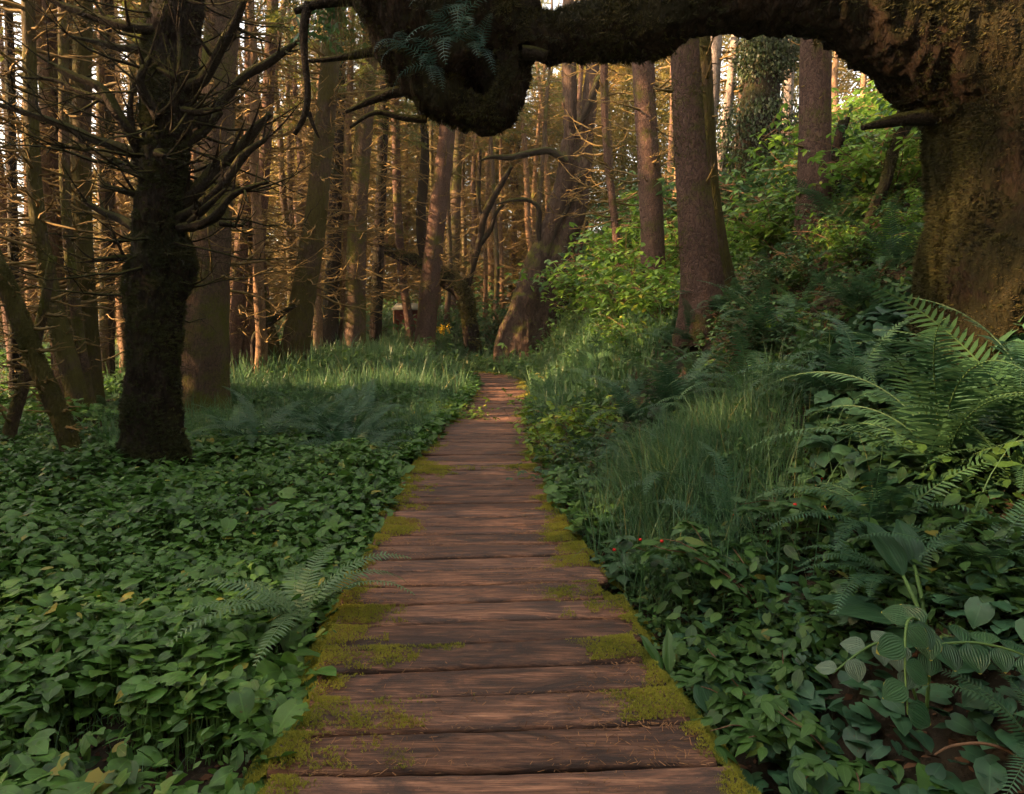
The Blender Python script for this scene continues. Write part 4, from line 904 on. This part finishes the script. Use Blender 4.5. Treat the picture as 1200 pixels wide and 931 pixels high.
    def low(n, y0, y1, e0, e1, s0, s1, h0, h1, tm):
        y = r.uniform(y0, y1, n); x = path_x(y) + e0 + r.uniform(0, 1, n) ** 1.1 * (e1 - e0); k = n2(x, y, 1.3, 22) > -.45; x, y = x[k], y[k]; n = len(x)
        z = H(x, y) + r.uniform(h0, h1, n) * (1 + .5 * n2(x, y, .9, 23)); t = np.clip(r.normal(.4, .25, n) + .3 * n2(x, y, .8, 24), 0, .86); t = np.where(r.random(n) < .015, 1, t)
        scatter(mb, tm, np.stack([x, y, z], 1), r.uniform(0, 6.28, n), r.normal(-.1, .4, n), r.normal(0, .4, n), r.uniform(s0, s1, n), t)
    low(17000, 1.4, 5, .84, 3.8, .025, .065, .02, .14, OVAL_LO); low(5000, 1.6, 6, .95, 4.2, .05, .11, .06, .3, OVAL)
    low(15000, 5, 12, .8, 8.5, .05, .12, .05, .35, OVAL_LO); low(16000, 10, 24, .8, 16, .09, .2, .05, .6, OVAL_LO); low(14000, 22, 44, 0, 30, .15, .3, .1, 1.0, OVAL_LO)
    low(7000, 1.4, 3.2, .86, 2.2, .02, .05, .02, .10, OVAL_LO); low(1500, 1.5, 3.2, .9, 2.2, .04, .08, .05, .2, HEART_LO)
    low(12000, 24, 46, -26, 2, .10, .22, .1, .6, OVAL_LO)
    tag(mb.build('undergrowth', M_UNDER), 'tangle of small leafy plants over the right bank and slope', 'undergrowth', kind='stuff')
build_cover()

def build_grass():
    r = np.random.default_rng(61); mb = MB()
    def clump(n, fx, fy, l0, l1, wide=1.0, t0=.45):
        cx, cy_ = fx(n), fy(n)
        for b in range(3):
            k = np.arange(n) % 3 == b; x, y = cx[k], cy_[k]; m = len(x); ok = (allowed(x, y, .82) & ((y < 18.5) | (np.hypot(x - path_x(y), 0) > 1.0))) | (y > 25.6); x, y = x[ok], y[ok]; m = len(x)
            L = r.uniform(l0, l1, m) * (1 + .3 * n2(x, y, .9, 30)); s = np.stack([L * wide, L, L], 1)
            scatter(mb, BLADES[b], np.stack([x, y, H(x, y) - .02], 1), r.uniform(0, 6.28, m), r.normal(0, .16, m), r.normal(0, .16, m), s, np.clip(r.normal(t0, .22, m), 0, 1))
    U = r.uniform
    # tall sedge right of the boardwalk
    clump(5200, lambda n: .45 + .45 * r.normal(0, .8, n) + .95, lambda n: r.normal(5.4, .7, n), .35, .68, .95, .6)
    clump(900, lambda n: U(1.0, 2.4, n), lambda n: U(5.5, 8, n), .28, .55, .8)
    clump(700, lambda n: U(.85, 1.6, n) - .1, lambda n: U(3.6, 5, n), .2, .45, .8)
    # meadow left, around the bend
    clump(9000, lambda n: -U(.1, 1, n) * 5.5 - .6, lambda n: U(9.5, 17, n), .35, .75, 1.3, .5)
    clump(15000, lambda n: U(-9, 2.5, n), lambda n: U(15, 28, n), .4, .9, 2.2, .55)
    clump(5000, lambda n: U(.2, 2.4, n), lambda n: U(10, 20, n), .35, .75, 1.6, .5)
    clump(7000, lambda n: U(-24, -4, n), lambda n: U(16, 34, n), .3, .7, 2.5, .4)
    clump(11000, lambda n: U(-7, 4, n), lambda n: U(23, 35, n), .4, .8, 2.4, .48)
    m_ = 700; gx = np.r_[U(-.15, .6, m_), path_x(np.full(m_, 22.0)) - U(.45, 1.0, m_)]; gy = U(20.5, 24, 2 * m_); L_ = U(.22, .42, 2 * m_)
    scatter(mb, BLADES[1], np.stack([gx, gy, H(gx, gy) - .02], 1), U(0, 6.28, 2 * m_), r.normal(0, .2, 2 * m_), r.normal(0, .2, 2 * m_), np.stack([L_ * 2, L_, L_], 1), U(.3, .8, 2 * m_))
    clump(600, lambda n: U(-4.5, -1.2, n), lambda n: U(2, 9, n), .2, .4, .8, .5)
    tag(mb.build('grass', M_GRASS), 'long blue green grass and sedge beside the boardwalk and under the trees', 'grass', kind='stuff')
build_grass()

# --- ferns
def frond_mesh(L, a0, a1, pairs, mat, seed, width=.17, name='frond'):
    r = np.random.default_rng(seed); n = 26; s = np.linspace(0, 1, n); ang = a0 + (a1 - a0) * s ** 1.15
    st = L / (n - 1); y = np.r_[0, np.cumsum(np.cos(ang[:-1]) * st)]; z = np.r_[0, np.cumsum(np.sin(ang[:-1]) * st)]
    sw = .10 * L * np.sin(s * 2.2 + r.uniform(-1, 1)) * r.choice([-1, 1]); sw -= sw[0]
    C = np.stack([sw, y, z], 1); mb = MB(); V, F = tube(C, np.linspace(.0042, .0012, n) * (L / .8), 4); mb.add(V, F, 0.9)
    q = np.linspace(.10, .985, pairs)
    for t in q:
        i = min(n - 2, int(t * (n - 1))); f = t * (n - 1) - i; p = C[i] * (1 - f) + C[i + 1] * f; T = unit(C[i + 1] - C[i]); X = np.array([1.0, 0, 0]); X = unit(X - T * X.dot(T)); Z = np.cross(X, T)
        pl = L * width * min(1, (t - .02) / .22) ** .7 * (1 - t) ** .62 + .004; w = L * .0125 * (.5 + .5 * (1 - t))
        for sd_ in (-1, 1):
            d = unit(sd_ * X + T * (.22 + .35 * t) + Z * r.normal(.10, .08)); pr = pl * r.uniform(.9, 1.06); dr = -Z * pr * r.uniform(.12, .35)
            a = p - T * w * .6; b = p + T * w; m1 = p + d * pr * .5 + T * w - Z * 0 + dr * .25; m0 = p + d * pr * .5 - T * w * .8 + dr * .25; e = p + d * pr + dr
            mb.add([a, b, m1, m0, e], [np.array([(0, 1, 2, 3)]), np.array([(3, 2, 4)])], np.clip(r.normal(.4, .15), 0, .85), [(0.2, 0), (.8, 0), (.8, .5), (.2, .5), (.8, 1)])
    return mb.mesh(name, mat)
FR = [frond_mesh(.85, math.radians(a), math.radians(b), 34, M_FERN, 300 + i) for i, (a, b) in enumerate([(72, -30), (62, -45), (50, -40), (80, 5), (38, -35), (66, -10)])]
FRP = [frond_mesh(.75, math.radians(a), math.radians(b), 32, M_FERNLIGHT, 320 + i) for i, (a, b) in enumerate([(55, -40), (40, -38), (66, -25), (30, -30)])]
FRB = [frond_mesh(.5, math.radians(a), math.radians(b), 16, M_FERNBLUE, 340 + i, .24) for i, (a, b) in enumerate([(20, -80), (40, -75), (5, -85), (60, -20)])]
def fern(x, y, z, n, sc, label, fr=FR, seed=0, group=None, yaws=None, tilt=.12, name='fern', cat='fern'):
    r = np.random.default_rng(seed + 900); root = empty(name, (x, y, z)); tag(root, label, cat, group)
    for k in range(n):
        o = link('frond', fr[int(r.integers(0, len(fr)))], root); a = (k / n * 6.283 + r.normal(0, .25)) if yaws is None else yaws[k] + r.normal(0, .05)
        o.rotation_euler = (r.normal(0, tilt), r.normal(0, tilt), a); s = sc * r.uniform(.75, 1.12); o.scale = (s, s, s)
    return root
def fern_px(px, py, Y, n, sc, label, **k):
    x = at(px, py, Y)[0]; return fern(x, Y, Hs(x, Y) + k.pop('dz', .02), n, sc, label, **k)
yw = lambda *d: [math.radians(v) for v in d]       # 0 = away from the camera, 90 = to the left
fern_px(352, 720, 3.45, 10, 1.0, 'pale green fern drooping over the left edge of the boardwalk', fr=FRP, seed=1, dz=.2, yaws=yw(-70, -25, 15, 55, 85, 120, 150, 185, -110, -50), tilt=.08)
fern_px(302, 470, 9.2, 14, 1.45, 'large dark fern at the foot of the broad brown spruce', seed=2)
fern_px(252, 470, 10.2, 10, 1.0, 'bluish fern pressed against the left foot of the broad brown spruce', seed=22)
fern_px(418, 440, 11, 12, 1.35, 'arching fern in the long grass left of the path bend', seed=3)
fern_px(360, 440, 12.0, 12, 1.4, 'fern in front of the stout bent trunk', seed=4)
fern_px(795, 430, 7.4, 15, 1.5, 'upright sword fern below the thick reddish trunk', fr=[FR[3], FR[5], FR[0], FR[3]], seed=5, dz=.14)
fern_px(745, 450, 8.0, 10, 1.2, 'lower fern left of the upright sword fern', seed=6, dz=.14)
fern_px(880, 470, 6.2, 13, 1.3, 'shaded fern right of the upright sword fern', seed=7, dz=.14)
fern_px(1000, 470, 4.9, 14, 1.3, 'dark sword fern on the bank under the purple brown trunk', seed=8, dz=.14)
fern_px(1105, 560, 3.5, 16, 1.3, 'large dark sword fern spreading over the broad leaf stalk plant', seed=9, dz=.14)
fern_px(1215, 520, 3.3, 14, 1.4, 'tall sword fern cut by the right picture edge', fr=[FR[3], FR[5], FR[0]], seed=10, dz=.14)
fern_px(1060, 640, 2.9, 11, .72, 'low fern arching above the big ribbed leaves', seed=11)
fern_px(1225, 900, 1.95, 9, .55, 'small dark fern in the bottom right corner', seed=12)
fern_px(1150, 640, 2.75, 9, .7, 'fern with drooping tips behind the leaning seal plant', seed=26)
fern_px(985, 320, 9.0, 12, 1.3, 'fern beside the foot of the purple brown trunk', seed=13)
fern_px(1050, 330, 7.2, 12, 1.2, 'fern left of the great arching trunk', seed=14)
fern_px(660, 430, 11.5, 10, 1.1, 'fern in the grass near the right side of the path bend', seed=15)
fern_px(905, 420, 7.2, 12, 1.3, 'fern between the two brown trunks on the bank', seed=16, dz=.14)
fern_px(700, 400, 12.5, 12, 1.35, 'fern below the leaning double tree', seed=17)
def fern_fill():
    r = np.random.default_rng(404)
    for k in range(26):
        Y = r.uniform(3.2, 9.5); x = float(path_x(Y)) + r.uniform(1.3, 4.6); fern(x, Y, Hs(x, Y), int(r.integers(8, 12)), r.uniform(.7, 1.05), 'dark sword fern half buried in the plants of the right bank', seed=500 + k, group='ferns filling the right bank')
    for k in range(14):
        Y = r.uniform(9, 19); x = float(path_x(Y)) - r.uniform(2.0, 9); fern(x, Y, Hs(x, Y), int(r.integers(8, 12)), r.uniform(1.0, 1.5), 'dim fern among the low plants between the left trunks', seed=600 + k, group='ferns among the left trunks')
fern_fill()
def fern_left():
    r = np.random.default_rng(808)
    for k in range(11):
        Y = r.uniform(8.2, 14); x = -r.uniform(.16, .42) * Y - .3; fern(x, Y, Hs(x, Y) + .1, int(r.integers(9, 13)), r.uniform(1.15, 1.5), 'arching fern rising from the leaf carpet between the gnarled tree and the boardwalk', seed=820 + k, group='ferns right of the gnarled tree')
fern_left()
# ferns growing on the hanging mass of the arch
def epi(px, py, n, sc, label, seed, yaws, Y=4.72):
    p = at(px, py, Y); return fern(p[0], p[1], p[2], n, sc, label, fr=FRB, seed=seed, yaws=yw(*yaws), tilt=.2, name='licorice_fern')
epi(535, 50, 7, .9, 'teal fern tuft hanging from the middle of the knotted limb', 31, (150, 200, 100, -110, 175, 130, 225), 4.5)
epi(508, 80, 6, .75, 'small teal fern low on the knotted limb', 32, (170, 130, 210, 95, 150, 190), 4.55)
epi(545, 8, 6, .85, 'fern tuft at the top of the knotted limb, cut by the picture top', 33, (180, 120, -120, 60, -60, 215), 4.52)
epi(476, 55, 4, .55, 'sparse fern on the left side of the knotted limb', 34, (120, 165, 90, 145), 4.58)
epi(562, 60, 4, .7, 'fern fronds drooping inside the hooked limb', 35, (190, 160, 215, 175), 4.58)

# --- shrubs
def shrub_proto(seed, h, w, n, mat, leaf, s0, s1, tm=OVAL_LO):
    r = np.random.default_rng(seed); root = empty('shrub'); st = MB(); fo = MB(); pos = []; yaw = []
    for k in range(n):
        az = r.uniform(0, 6.283); C, _ = limb_curve(r, (r.normal(0, .08), r.normal(0, .08), -.05), az, h * r.uniform(.7, 1.15), r.uniform(.9, 1.45), r.uniform(.0, .9) * (1 - w * .3), 8)
        V, F = tube(C, np.linspace(.009, .003, 8) * h, 4); st.add(V, F)
        for q in range(leaf):
            t = r.uniform(.25, 1) * 7; j = min(6, int(t)); b = C[j] + (C[j + 1] - C[j]) * (t - j); o = r.normal(0, .13 * h * w, 3); o[2] *= .6
            if r.random() < .4:
                V, F = tube(np.array([b, b + o * .6 + [0, 0, .01], b + o]), [.003, .002, .001], 3); st.add(V, F)
            y0 = r.uniform(0, 6.283)
            for d in (-.9, 0, .9): pos.append(b + o); yaw.append(y0 + d)
    m = len(pos); scatter(fo, tm, np.array(pos), np.array(yaw), r.normal(-.15, .3, m), r.normal(0, .3, m), r.uniform(s0, s1, m), np.clip(r.normal(.45, .26, m), 0, 1))
    return root, [st.build('stems', M_TWIG, root), fo.build('foliage', mat, root)]
SP = {'green': [shrub_proto(700 + i, 1.0, 1.1, 10, M_SHRUB, 32, .055, .115) for i in range(3)],
      'bright': [shrub_proto(710 + i, .75, 1.2, 11, M_SHRUBY, 22, .05, .10, OVAL) for i in range(2)],
      'dark': [shrub_proto(720 + i, 1.0, 1.1, 10, M_SHRUBD, 34, .05, .11) for i in range(2)]}
USED = set()
def shrub(kind, x, y, s, label, group=None, r=random):
    L = SP[kind]; i = r.randrange(len(L)); root, kids = L[i]
    if (kind, i) in USED: o = copy_tree(root, kids)
    else: o = root; USED.add((kind, i))
    o.location = (x, y, Hs(x, y)); o.rotation_euler = (0, 0, r.uniform(0, 6.28)); o.scale = (s, s, s * r.uniform(.85, 1.15)); tag(o, label, 'shrub', group); return o
def shrub_px(kind, px, Y, s, label, group=None): return shrub(kind, (px - 600) / 800 * Y, Y, s, label, group)
shrub_px('bright', 655, 9.6, 1.25, 'yellow green shrub leaning over the right edge of the path bend')
shrub_px('bright', 668, 8.4, 1.15, 'low yellow green shrub nearer along the right edge of the boardwalk')
shrub_px('bright', 642, 11.5, 1.15, 'small bright shrub right where the path narrows')
shrub_px('bright', 700, 9.4, 1.3, 'bright leafy shrub behind the path edge shrubs')
shrub_px('bright', 540, 12.5, .8, 'low bright shrub at the left side where the path narrows')
shrub_px('bright', 470, 9.5, .7, 'low bright leaves left of the boardwalk before the bend')
shrub_px('dark', 690, 7.4, .8, 'dark leafy shrub beside the tall sedge clump')
shrub_px('dark', 584, 30, 2.4, 'dark green bush right of the bow bent trunk')
shrub_px('dark', 578, 36, 3.6, 'tall dark bush between the bow bent trunk and the double tree')
shrub_px('green', 742, 12, 1.1, 'leafy green shrub below the flaky trunk')
shrub_px('green', 760, 13.8, 1.6, 'tall leafy shrub in front of the flaky trunk')
shrub_px('green', 725, 14.5, 1.3, 'leafy shrub right of the leaning double tree')
shrub_px('green', 780, 11.5, 1.5, 'leafy shrub left of the thick reddish trunk foot')
shrub_px('dark', 905, 13.5, 2.6, 'dark bush below the ivy covered mass')
def slope_shrubs():
    r = random.Random(8)
    for k in range(130):
        Y = r.uniform(7.5, 30); px = r.uniform(735 if Y > 14 else 900, 1230); Y = max(Y, 10.4) if px < 1015 else Y; s = (1.1 + (Y - 9) * .085) * r.uniform(.8, 1.25)
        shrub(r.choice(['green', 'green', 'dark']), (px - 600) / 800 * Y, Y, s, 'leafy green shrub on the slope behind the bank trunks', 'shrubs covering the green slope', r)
    for k in range(26):
        Y = r.uniform(20, 34); px = r.uniform(690, 770); shrub(r.choice(['green', 'dark', 'green']), (px - 600) / 800 * Y, Y, r.uniform(1.6, 3.0), 'bushy shrub in the wood behind the leaning double tree', 'bushes behind the double tree', r)
    for k in range(16):
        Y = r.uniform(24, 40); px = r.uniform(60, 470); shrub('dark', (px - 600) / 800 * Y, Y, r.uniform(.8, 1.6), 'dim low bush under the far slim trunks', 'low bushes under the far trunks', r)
slope_shrubs()
def bank_shrubs():
    r = random.Random(18)
    for k in range(34):
        Y = r.uniform(6.2, 10.2); px = r.uniform(865, 1100); shrub(r.choice(['green', 'dark']), (px - 600) / 800 * Y, Y, r.uniform(.45, .7), 'low leafy shrub on the bank between the brown trunks and the arching tree', 'low shrubs on the upper bank', r)
    for k in range(14):
        Y = r.uniform(6.4, 10); px = r.uniform(690, 1080); x = (px - 600) / 800 * Y; fern(x, Y, Hs(x, Y), r.randrange(8, 12), r.uniform(.8, 1.1), 'shaded fern on the upper bank around the brown trunks', seed=700 + k, group='ferns on the upper bank')
bank_shrubs()

# --- ivy mass on the slope
def ivy_mass():
    Y = 16.5; r = np.random.default_rng(12); c = at(885, 270, Y); base = np.array([c[0], Y, Hs(c[0], Y)]); root = empty('ivy_snag', base); tag(root, 'broken snag smothered in dark hanging ivy on the slope', 'dead tree')
    P, R = px_tube([(880, 330, 26), (884, 240, 26), (886, 170, 24), (890, 120, 20), (900, 70, 16), (905, 40, 9)], Y, base); m = MB(); bark_tube(m, P, R, 14, .15, .25, 4); m.build('trunk', B_DARK, root)
    n = 15000; t = r.uniform(0, 1, n); idx = np.clip((t * (len(P) - 1)).astype(int), 0, len(P) - 2); q = P[idx] + (P[idx + 1] - P[idx]) * (t * (len(P) - 1) - idx)[:, None]
    a = r.uniform(0, 6.283, n); rad = R[idx] * r.uniform(.6, 1.5, n) * (1 + .7 * vnoise(q, 1.3, 3) + .4 * vnoise(q, 3.5, 5)); q = q + np.stack([np.cos(a) * rad, np.sin(a) * rad, r.normal(0, .15, n)], 1)
    f = MB(); scatter(f, OVAL_LO, q, a - math.pi / 2, r.normal(-.9, .7, n), r.normal(0, .7, n), r.uniform(.05, .11, n), np.clip(r.normal(.4, .25, n), 0, 1)); f.build('foliage', M_IVY, root)
ivy_mass()

# --- leafy sprig near the top, broadleaf branch hanging beside the knotted limb
def hanging_sprig():
    Y = 5.6; r = np.random.default_rng(15); b = at(390, -60, Y); root = empty('leafy_branch', b); tag(root, 'dark leafy branch hanging in front of the trunks left of the knotted limb', 'branch')
    f = MB(); s = MB(); pos = []
    for k in range(16):
        e = at(r.uniform(352, 415), r.uniform(8, 58), Y + r.uniform(-.25, .25)) - b; C = np.array([e * t + np.array([0, 0, -.05 * math.sin(t * 3.1)]) for t in np.linspace(0, 1, 6)]); V, F = tube(C, np.linspace(.006, .002, 6), 4); s.add(V, F)
        for q in range(18): pos.append(C[int(r.integers(2, 6))] + r.normal(0, .05, 3))
    n = len(pos); scatter(f, OVAL, np.array(pos), r.uniform(0, 6.28, n), r.normal(-.4, .4, n), r.normal(0, .4, n), r.uniform(.04, .09, n), r.uniform(0, .85, n)); s.build('stems', M_TWIG, root); f.build('foliage', M_SHRUBD, root)
hanging_sprig()

# --- flowers by the pinkish trunk
def flowers():
    Y = 27.0; x = at(518, 382, Y)[0]; r = np.random.default_rng(3); root = empty('flowering_plant', (x, Y, Hs(x, Y))); tag(root, 'clump of yellow flowers beside the foot of the pinkish trunk', 'flowers')
    s = MB(); f = MB(); pos = []
    for k in range(24):
        e = np.array([r.normal(0, .18), r.normal(0, .12), r.uniform(.75, 1.1)]); V, F = tube(np.array([[e[0] * .3, e[1] * .3, 0], e * [.7, .7, .5], e]), [.006, .005, .003], 4); s.add(V, F)
        for q in range(7): pos.append(e + r.normal(0, .04, 3))
    n = len(pos); scatter(f, OVAL_LO, np.array(pos), r.uniform(0, 6.28, n), r.normal(.2, .5, n), r.normal(0, .4, n), r.uniform(.06, .12, n), r.uniform(0, 1, n)); s.build('stems', M_STEM, root); f.build('blossoms', M_YELLOW, root)
flowers()

# --- near plants on the right
def seal_plant(name, root_px, Y, stems, label, mats):
    """arching stems with ribbed oval leaves in two rows; stems: list of (points, leaves, size, mat index)"""
    x = at(root_px[0], root_px[1], Y)[0]; base = np.array([x, Y, Hs(x, Y)]); root = empty(name, base); tag(root, label, 'plant'); r = np.random.default_rng(int(root_px[0]))
    for pts, nl, size, mi, rows in stems:
        P, R = px_tube([(a, b, c * .55, d) for a, b, c, d in pts], Y, base); P, R = resample(P, R, .02); s = MB(); V, F = tube(P, R, 7); s.add(V, F); st = s.build('stem', M_STEM, root)
        for k in range(nl):
            t = .34 + .64 * k / max(1, nl - 1); i = min(len(P) - 2, int(t * (len(P) - 1))); T = unit(P[i + 1] - P[i]); sd_ = 1 if k % 2 else -1
            side = unit(np.cross(T, np.array([0, -.55, .83]))) * sd_; d = unit(side * 1.0 + T * rows + np.array([0, -.12, -.25])); nrm = unit(np.array([0, -.72, .70]) + r.normal(0, .18, 3)); X = unit(np.cross(d, nrm)); Z = np.cross(X, d)
            V, F, U = BROAD; q = size * r.uniform(.85, 1.1) * (1 - .25 * abs(t - .6)); V2 = P[i] + (V[:, :1] * 1.55 * X + V[:, 1:2] * d + V[:, 2:] * Z * .7) * q
            m = MB(); m.add(V2, F, np.clip(r.normal(.4, .2), 0, .85), U); m.build('leaf', mats[mi], root)
    return root
seal_plant('seal_plant', (1075, 800), 2.15, [
    ([(1085, 850, 4, .1), (1090, 770, 4, .05), (1078, 726, 3.5, -.05), (1062, 722, 3, -.12), (1060, 755, 3, -.18), (1061, 800, 2.5, -.22), (1064, 838, 2, -.25)], 11, .092, 0, .25),
    ([(1080, 840, 3.5, .12), (1060, 775, 3, .06), (1035, 748, 3, 0), (1005, 765, 2.5, -.05), (975, 790, 2, -.06)], 8, .07, 1, .35)],
    'ribbed leaf plant with yellow tipped leaves hanging over a pale leaved stem', (M_SEAL, M_SEALP))
seal_plant('seal_plant', (1110, 790), 2.12, [
    ([(1085, 800, 3, .1), (1095, 755, 3, .05), (1140, 752, 3, 0), (1180, 760, 2.5, -.02), (1225, 778, 2, -.04)], 9, .09, 0, .2)],
    'ribbed leaf plant arching to the right picture edge', (M_SEAL,))
def big_leaf_plant(px, py, Y, leaves, label, mat=M_BIGLEAF, name='broadleaf_plant'):
    x = at(px, py, Y)[0]; base = np.array([x, Y, Hs(x, Y)]); root = empty(name, base); tag(root, label, 'plant'); r = np.random.default_rng(int(px + py))
    for (yaw, elev, L, w, st) in leaves:
        yaw = math.radians(yaw); d = np.array([-math.sin(yaw) * math.cos(elev), math.cos(yaw) * math.cos(elev), math.sin(elev)]); p0 = np.zeros(3); p1 = d * st
        V, F = tube(np.array([p0 - [0, 0, .05], p1 * .5 + [0, 0, .01], p1]), [.011, .010, .007], 6); s = MB(); s.add(V, F); lf = s.build('stalk', M_STEM, root)
        X = unit(np.cross(d, [0, 0, 1])); Z = np.cross(X, d); V, F, U = BROAD; V2 = p1 + (V[:, :1] * w * X + V[:, 1:2] * d + V[:, 2:] * Z * .8) * L; V2 = V2 + r.normal(0, .002, V2.shape)
        m = MB(); m.add(V2, F, r.uniform(.1, .8), U); m.build('leaf', mat, root)
    return root
big_leaf_plant(1090, 740, 2.65, [(95, .45, .32, .85, .12), (60, .35, .30, .8, .15), (20, 1.0, .27, .8, .25), (-35, .7, .28, .8, .22), (-85, .35, .32, .8, .12), (-140, .25, .28, .9, .1), (165, .25, .28, 1.0, .1), (120, .25, .28, .8, .08), (-10, .9, .24, .8, .30)], 'large leaved bog plant with long upright ribbed leaves under the ferns')
big_leaf_plant(975, 890, 2.05, [(60, .5, .22, .9, .1), (0, .9, .24, .9, .12), (-60, .4, .2, .9, .08), (150, .3, .2, 1, .07)], 'broad dark leaves low at the bottom of the right bank')
big_leaf_plant(850, 815, 2.6, [(80, .6, .16, 1, .15), (10, .8, .17, 1, .16), (-70, .5, .16, 1, .14), (180, .3, .15, 1, .14)], 'small plant with four broad leaves beside the boardwalk moss')
big_leaf_plant(785, 770, 3.05, [(70, .6, .2, .55, .08), (35, 1.0, .2, .5, .08), (-10, 1.2, .2, .5, .08), (-60, .7, .18, .55, .07), (120, .3, .2, .5, .06), (170, .2, .16, .5, .05)], 'spiky leaved plant leaning on the right edge of the boardwalk', M_SHRUBN)
big_leaf_plant(1150, 905, 1.9, [(70, .35, .2, 1.2, .06), (10, .7, .2, 1.2, .06), (-50, .4, .2, 1.1, .06), (160, .25, .18, 1.2, .05)], 'low green leaves with pale tips in the bottom right corner', M_COVER)

def berry_shrub(px, Y, h, label, seed, lm=M_SHRUBD, berries=8, nst=7, size=(.07, .13)):
    x = (px - 600) / 800 * Y; base = np.array([x, Y, Hs(x, Y)]); root = empty('berry_shrub', base); tag(root, label, 'shrub'); r = np.random.default_rng(seed); st = MB(); fo = MB(); pos = []; yaw = []; ends = []
    for k in range(nst):
        C, _ = limb_curve(r, (0, 0, -.03), r.uniform(0, 6.28), h * r.uniform(.8, 1.3), r.uniform(.8, 1.3), r.uniform(-.2, .4), 9); V, F = tube(C, np.linspace(.005, .002, 9), 5); st.add(V, F); ends += [C[-1], C[-3]]
        for j in range(2, 9):
            for q in range(2):
                y0 = r.uniform(0, 6.28); c = C[j] + r.normal(0, .03, 3)
                for d in (-1.0, 0, 1.0): pos.append(c); yaw.append(y0 + d)
    n = len(pos); scatter(fo, OVAL, np.array(pos), np.array(yaw), r.normal(-.1, .22, n), r.normal(0, .22, n), r.uniform(*size, n) * 1.0, np.clip(r.normal(.5, .2, n), 0, .9)); st.build('stems', M_TWIG, root); fo.build('foliage', lm, root)
    for k in range(berries):
        p = ends[k % len(ends)] + r.normal(0, .02, 3); m = MB(); u = np.linspace(0, math.pi, 6); P = np.array([p + [0, 0, .009 * math.cos(a)] for a in u]); V, F = tube(P, .010 * np.sin(u) + .0006, 7); m.add(V, F); m.build('berry', M_BERRY, root)
berry_shrub(835, 3.9, .55, 'low shrub with red berries in front of the tall sedge', 1)
berry_shrub(905, 3.4, .6, 'three leaved shrub with a red berry left of the bog plant', 2, M_SHRUBN, 5)
berry_shrub(930, 2.6, .42, 'pale green maple like shrub above the bottom right soil', 3, M_SHRUBN, 0, 7, (.05, .10))
berry_shrub(890, 2.85, .3, 'low bright shrub with a yellowing sprig on the right bank', 4, M_SHRUBN, 0, 5, (.05, .09))
berry_shrub(770, 4.4, .4, 'small dark shrub at the front foot of the tall sedge', 5, M_SHRUBD, 3)
berry_shrub(985, 3.7, .55, 'dark leafy shrub under the purple brown trunk fern', 6, M_SHRUBD, 4)
berry_shrub(1010, 2.35, .32, 'low shrub behind the pale leaved stem', 7, M_SHRUBN, 0, 6, (.05, .09))
berry_shrub(70, 6.6, .45, 'red berried sprig standing in the leaf carpet far left', 8, M_SHRUBY, 8, 5)

def dry_stem():
    Y = 2.0; c = at(1105, 885, Y); base = np.array([c[0], Y, Hs(c[0], Y)]); m = MB(); P, R = px_tube([(1095, 885, 1), (1110, 874, 1.6), (1150, 870, 2), (1180, 878, 2.2), (1200, 892, 2.4), (1235, 925, 2.6)], Y, base); bark_tube(m, P, R, 7, .02, .1, 3); o = m.build('dry_stem', M_TWIG); o.location = base
    tag(o, 'curved pale brown dry stem lying in the bottom right corner', 'dry stem')
dry_stem()
def moss_stump():
    Y = 2.05; c = at(1005, 905, Y); base = np.array([c[0], Y, Hs(c[0], Y)]); root = empty('mossy_stump', base); tag(root, 'small rotten stump under a cap of moss at the bottom right', 'stump'); m = MB()
    bark_tube(m, np.array([[0, 0, -.08], [.005, 0, 0], [.01, 0, .07], [.0, .01, .12], [0, .01, .135]]), [.085, .075, .06, .045, .012], 16, .015, .2, 6); m.build('wood', B_MOSSY, root); coat(root, m, 3500, M_MOSS, 6, (.008, .018), bias=.6)
moss_stump()

def haze():
    m = bpy.data.materials.new('haze_air'); m.use_nodes = True; t = m.node_tree; t.nodes.remove(t.nodes['Principled BSDF'])
    v = t.nodes.new('ShaderNodeVolumePrincipled'); v.inputs['Density'].default_value = 0.0007; v.inputs['Color'].default_value = (1, .93, .84, 1); v.inputs['Anisotropy'].default_value = 0.5
    t.links.new(v.outputs[0], t.nodes['Material Output'].inputs['Volume'])
    V = np.array([(a, b, c) for a in (-75, 75) for b in (-12, 75) for c in (-3, 32)]); mb = MB()
    mb.add(V, [np.array([(0, 1, 3, 2), (4, 6, 7, 5), (0, 4, 5, 1), (2, 3, 7, 6), (0, 2, 6, 4), (1, 5, 7, 3)])]); tag(mb.build('haze', m, smooth_=False), kind='stuff')
haze()
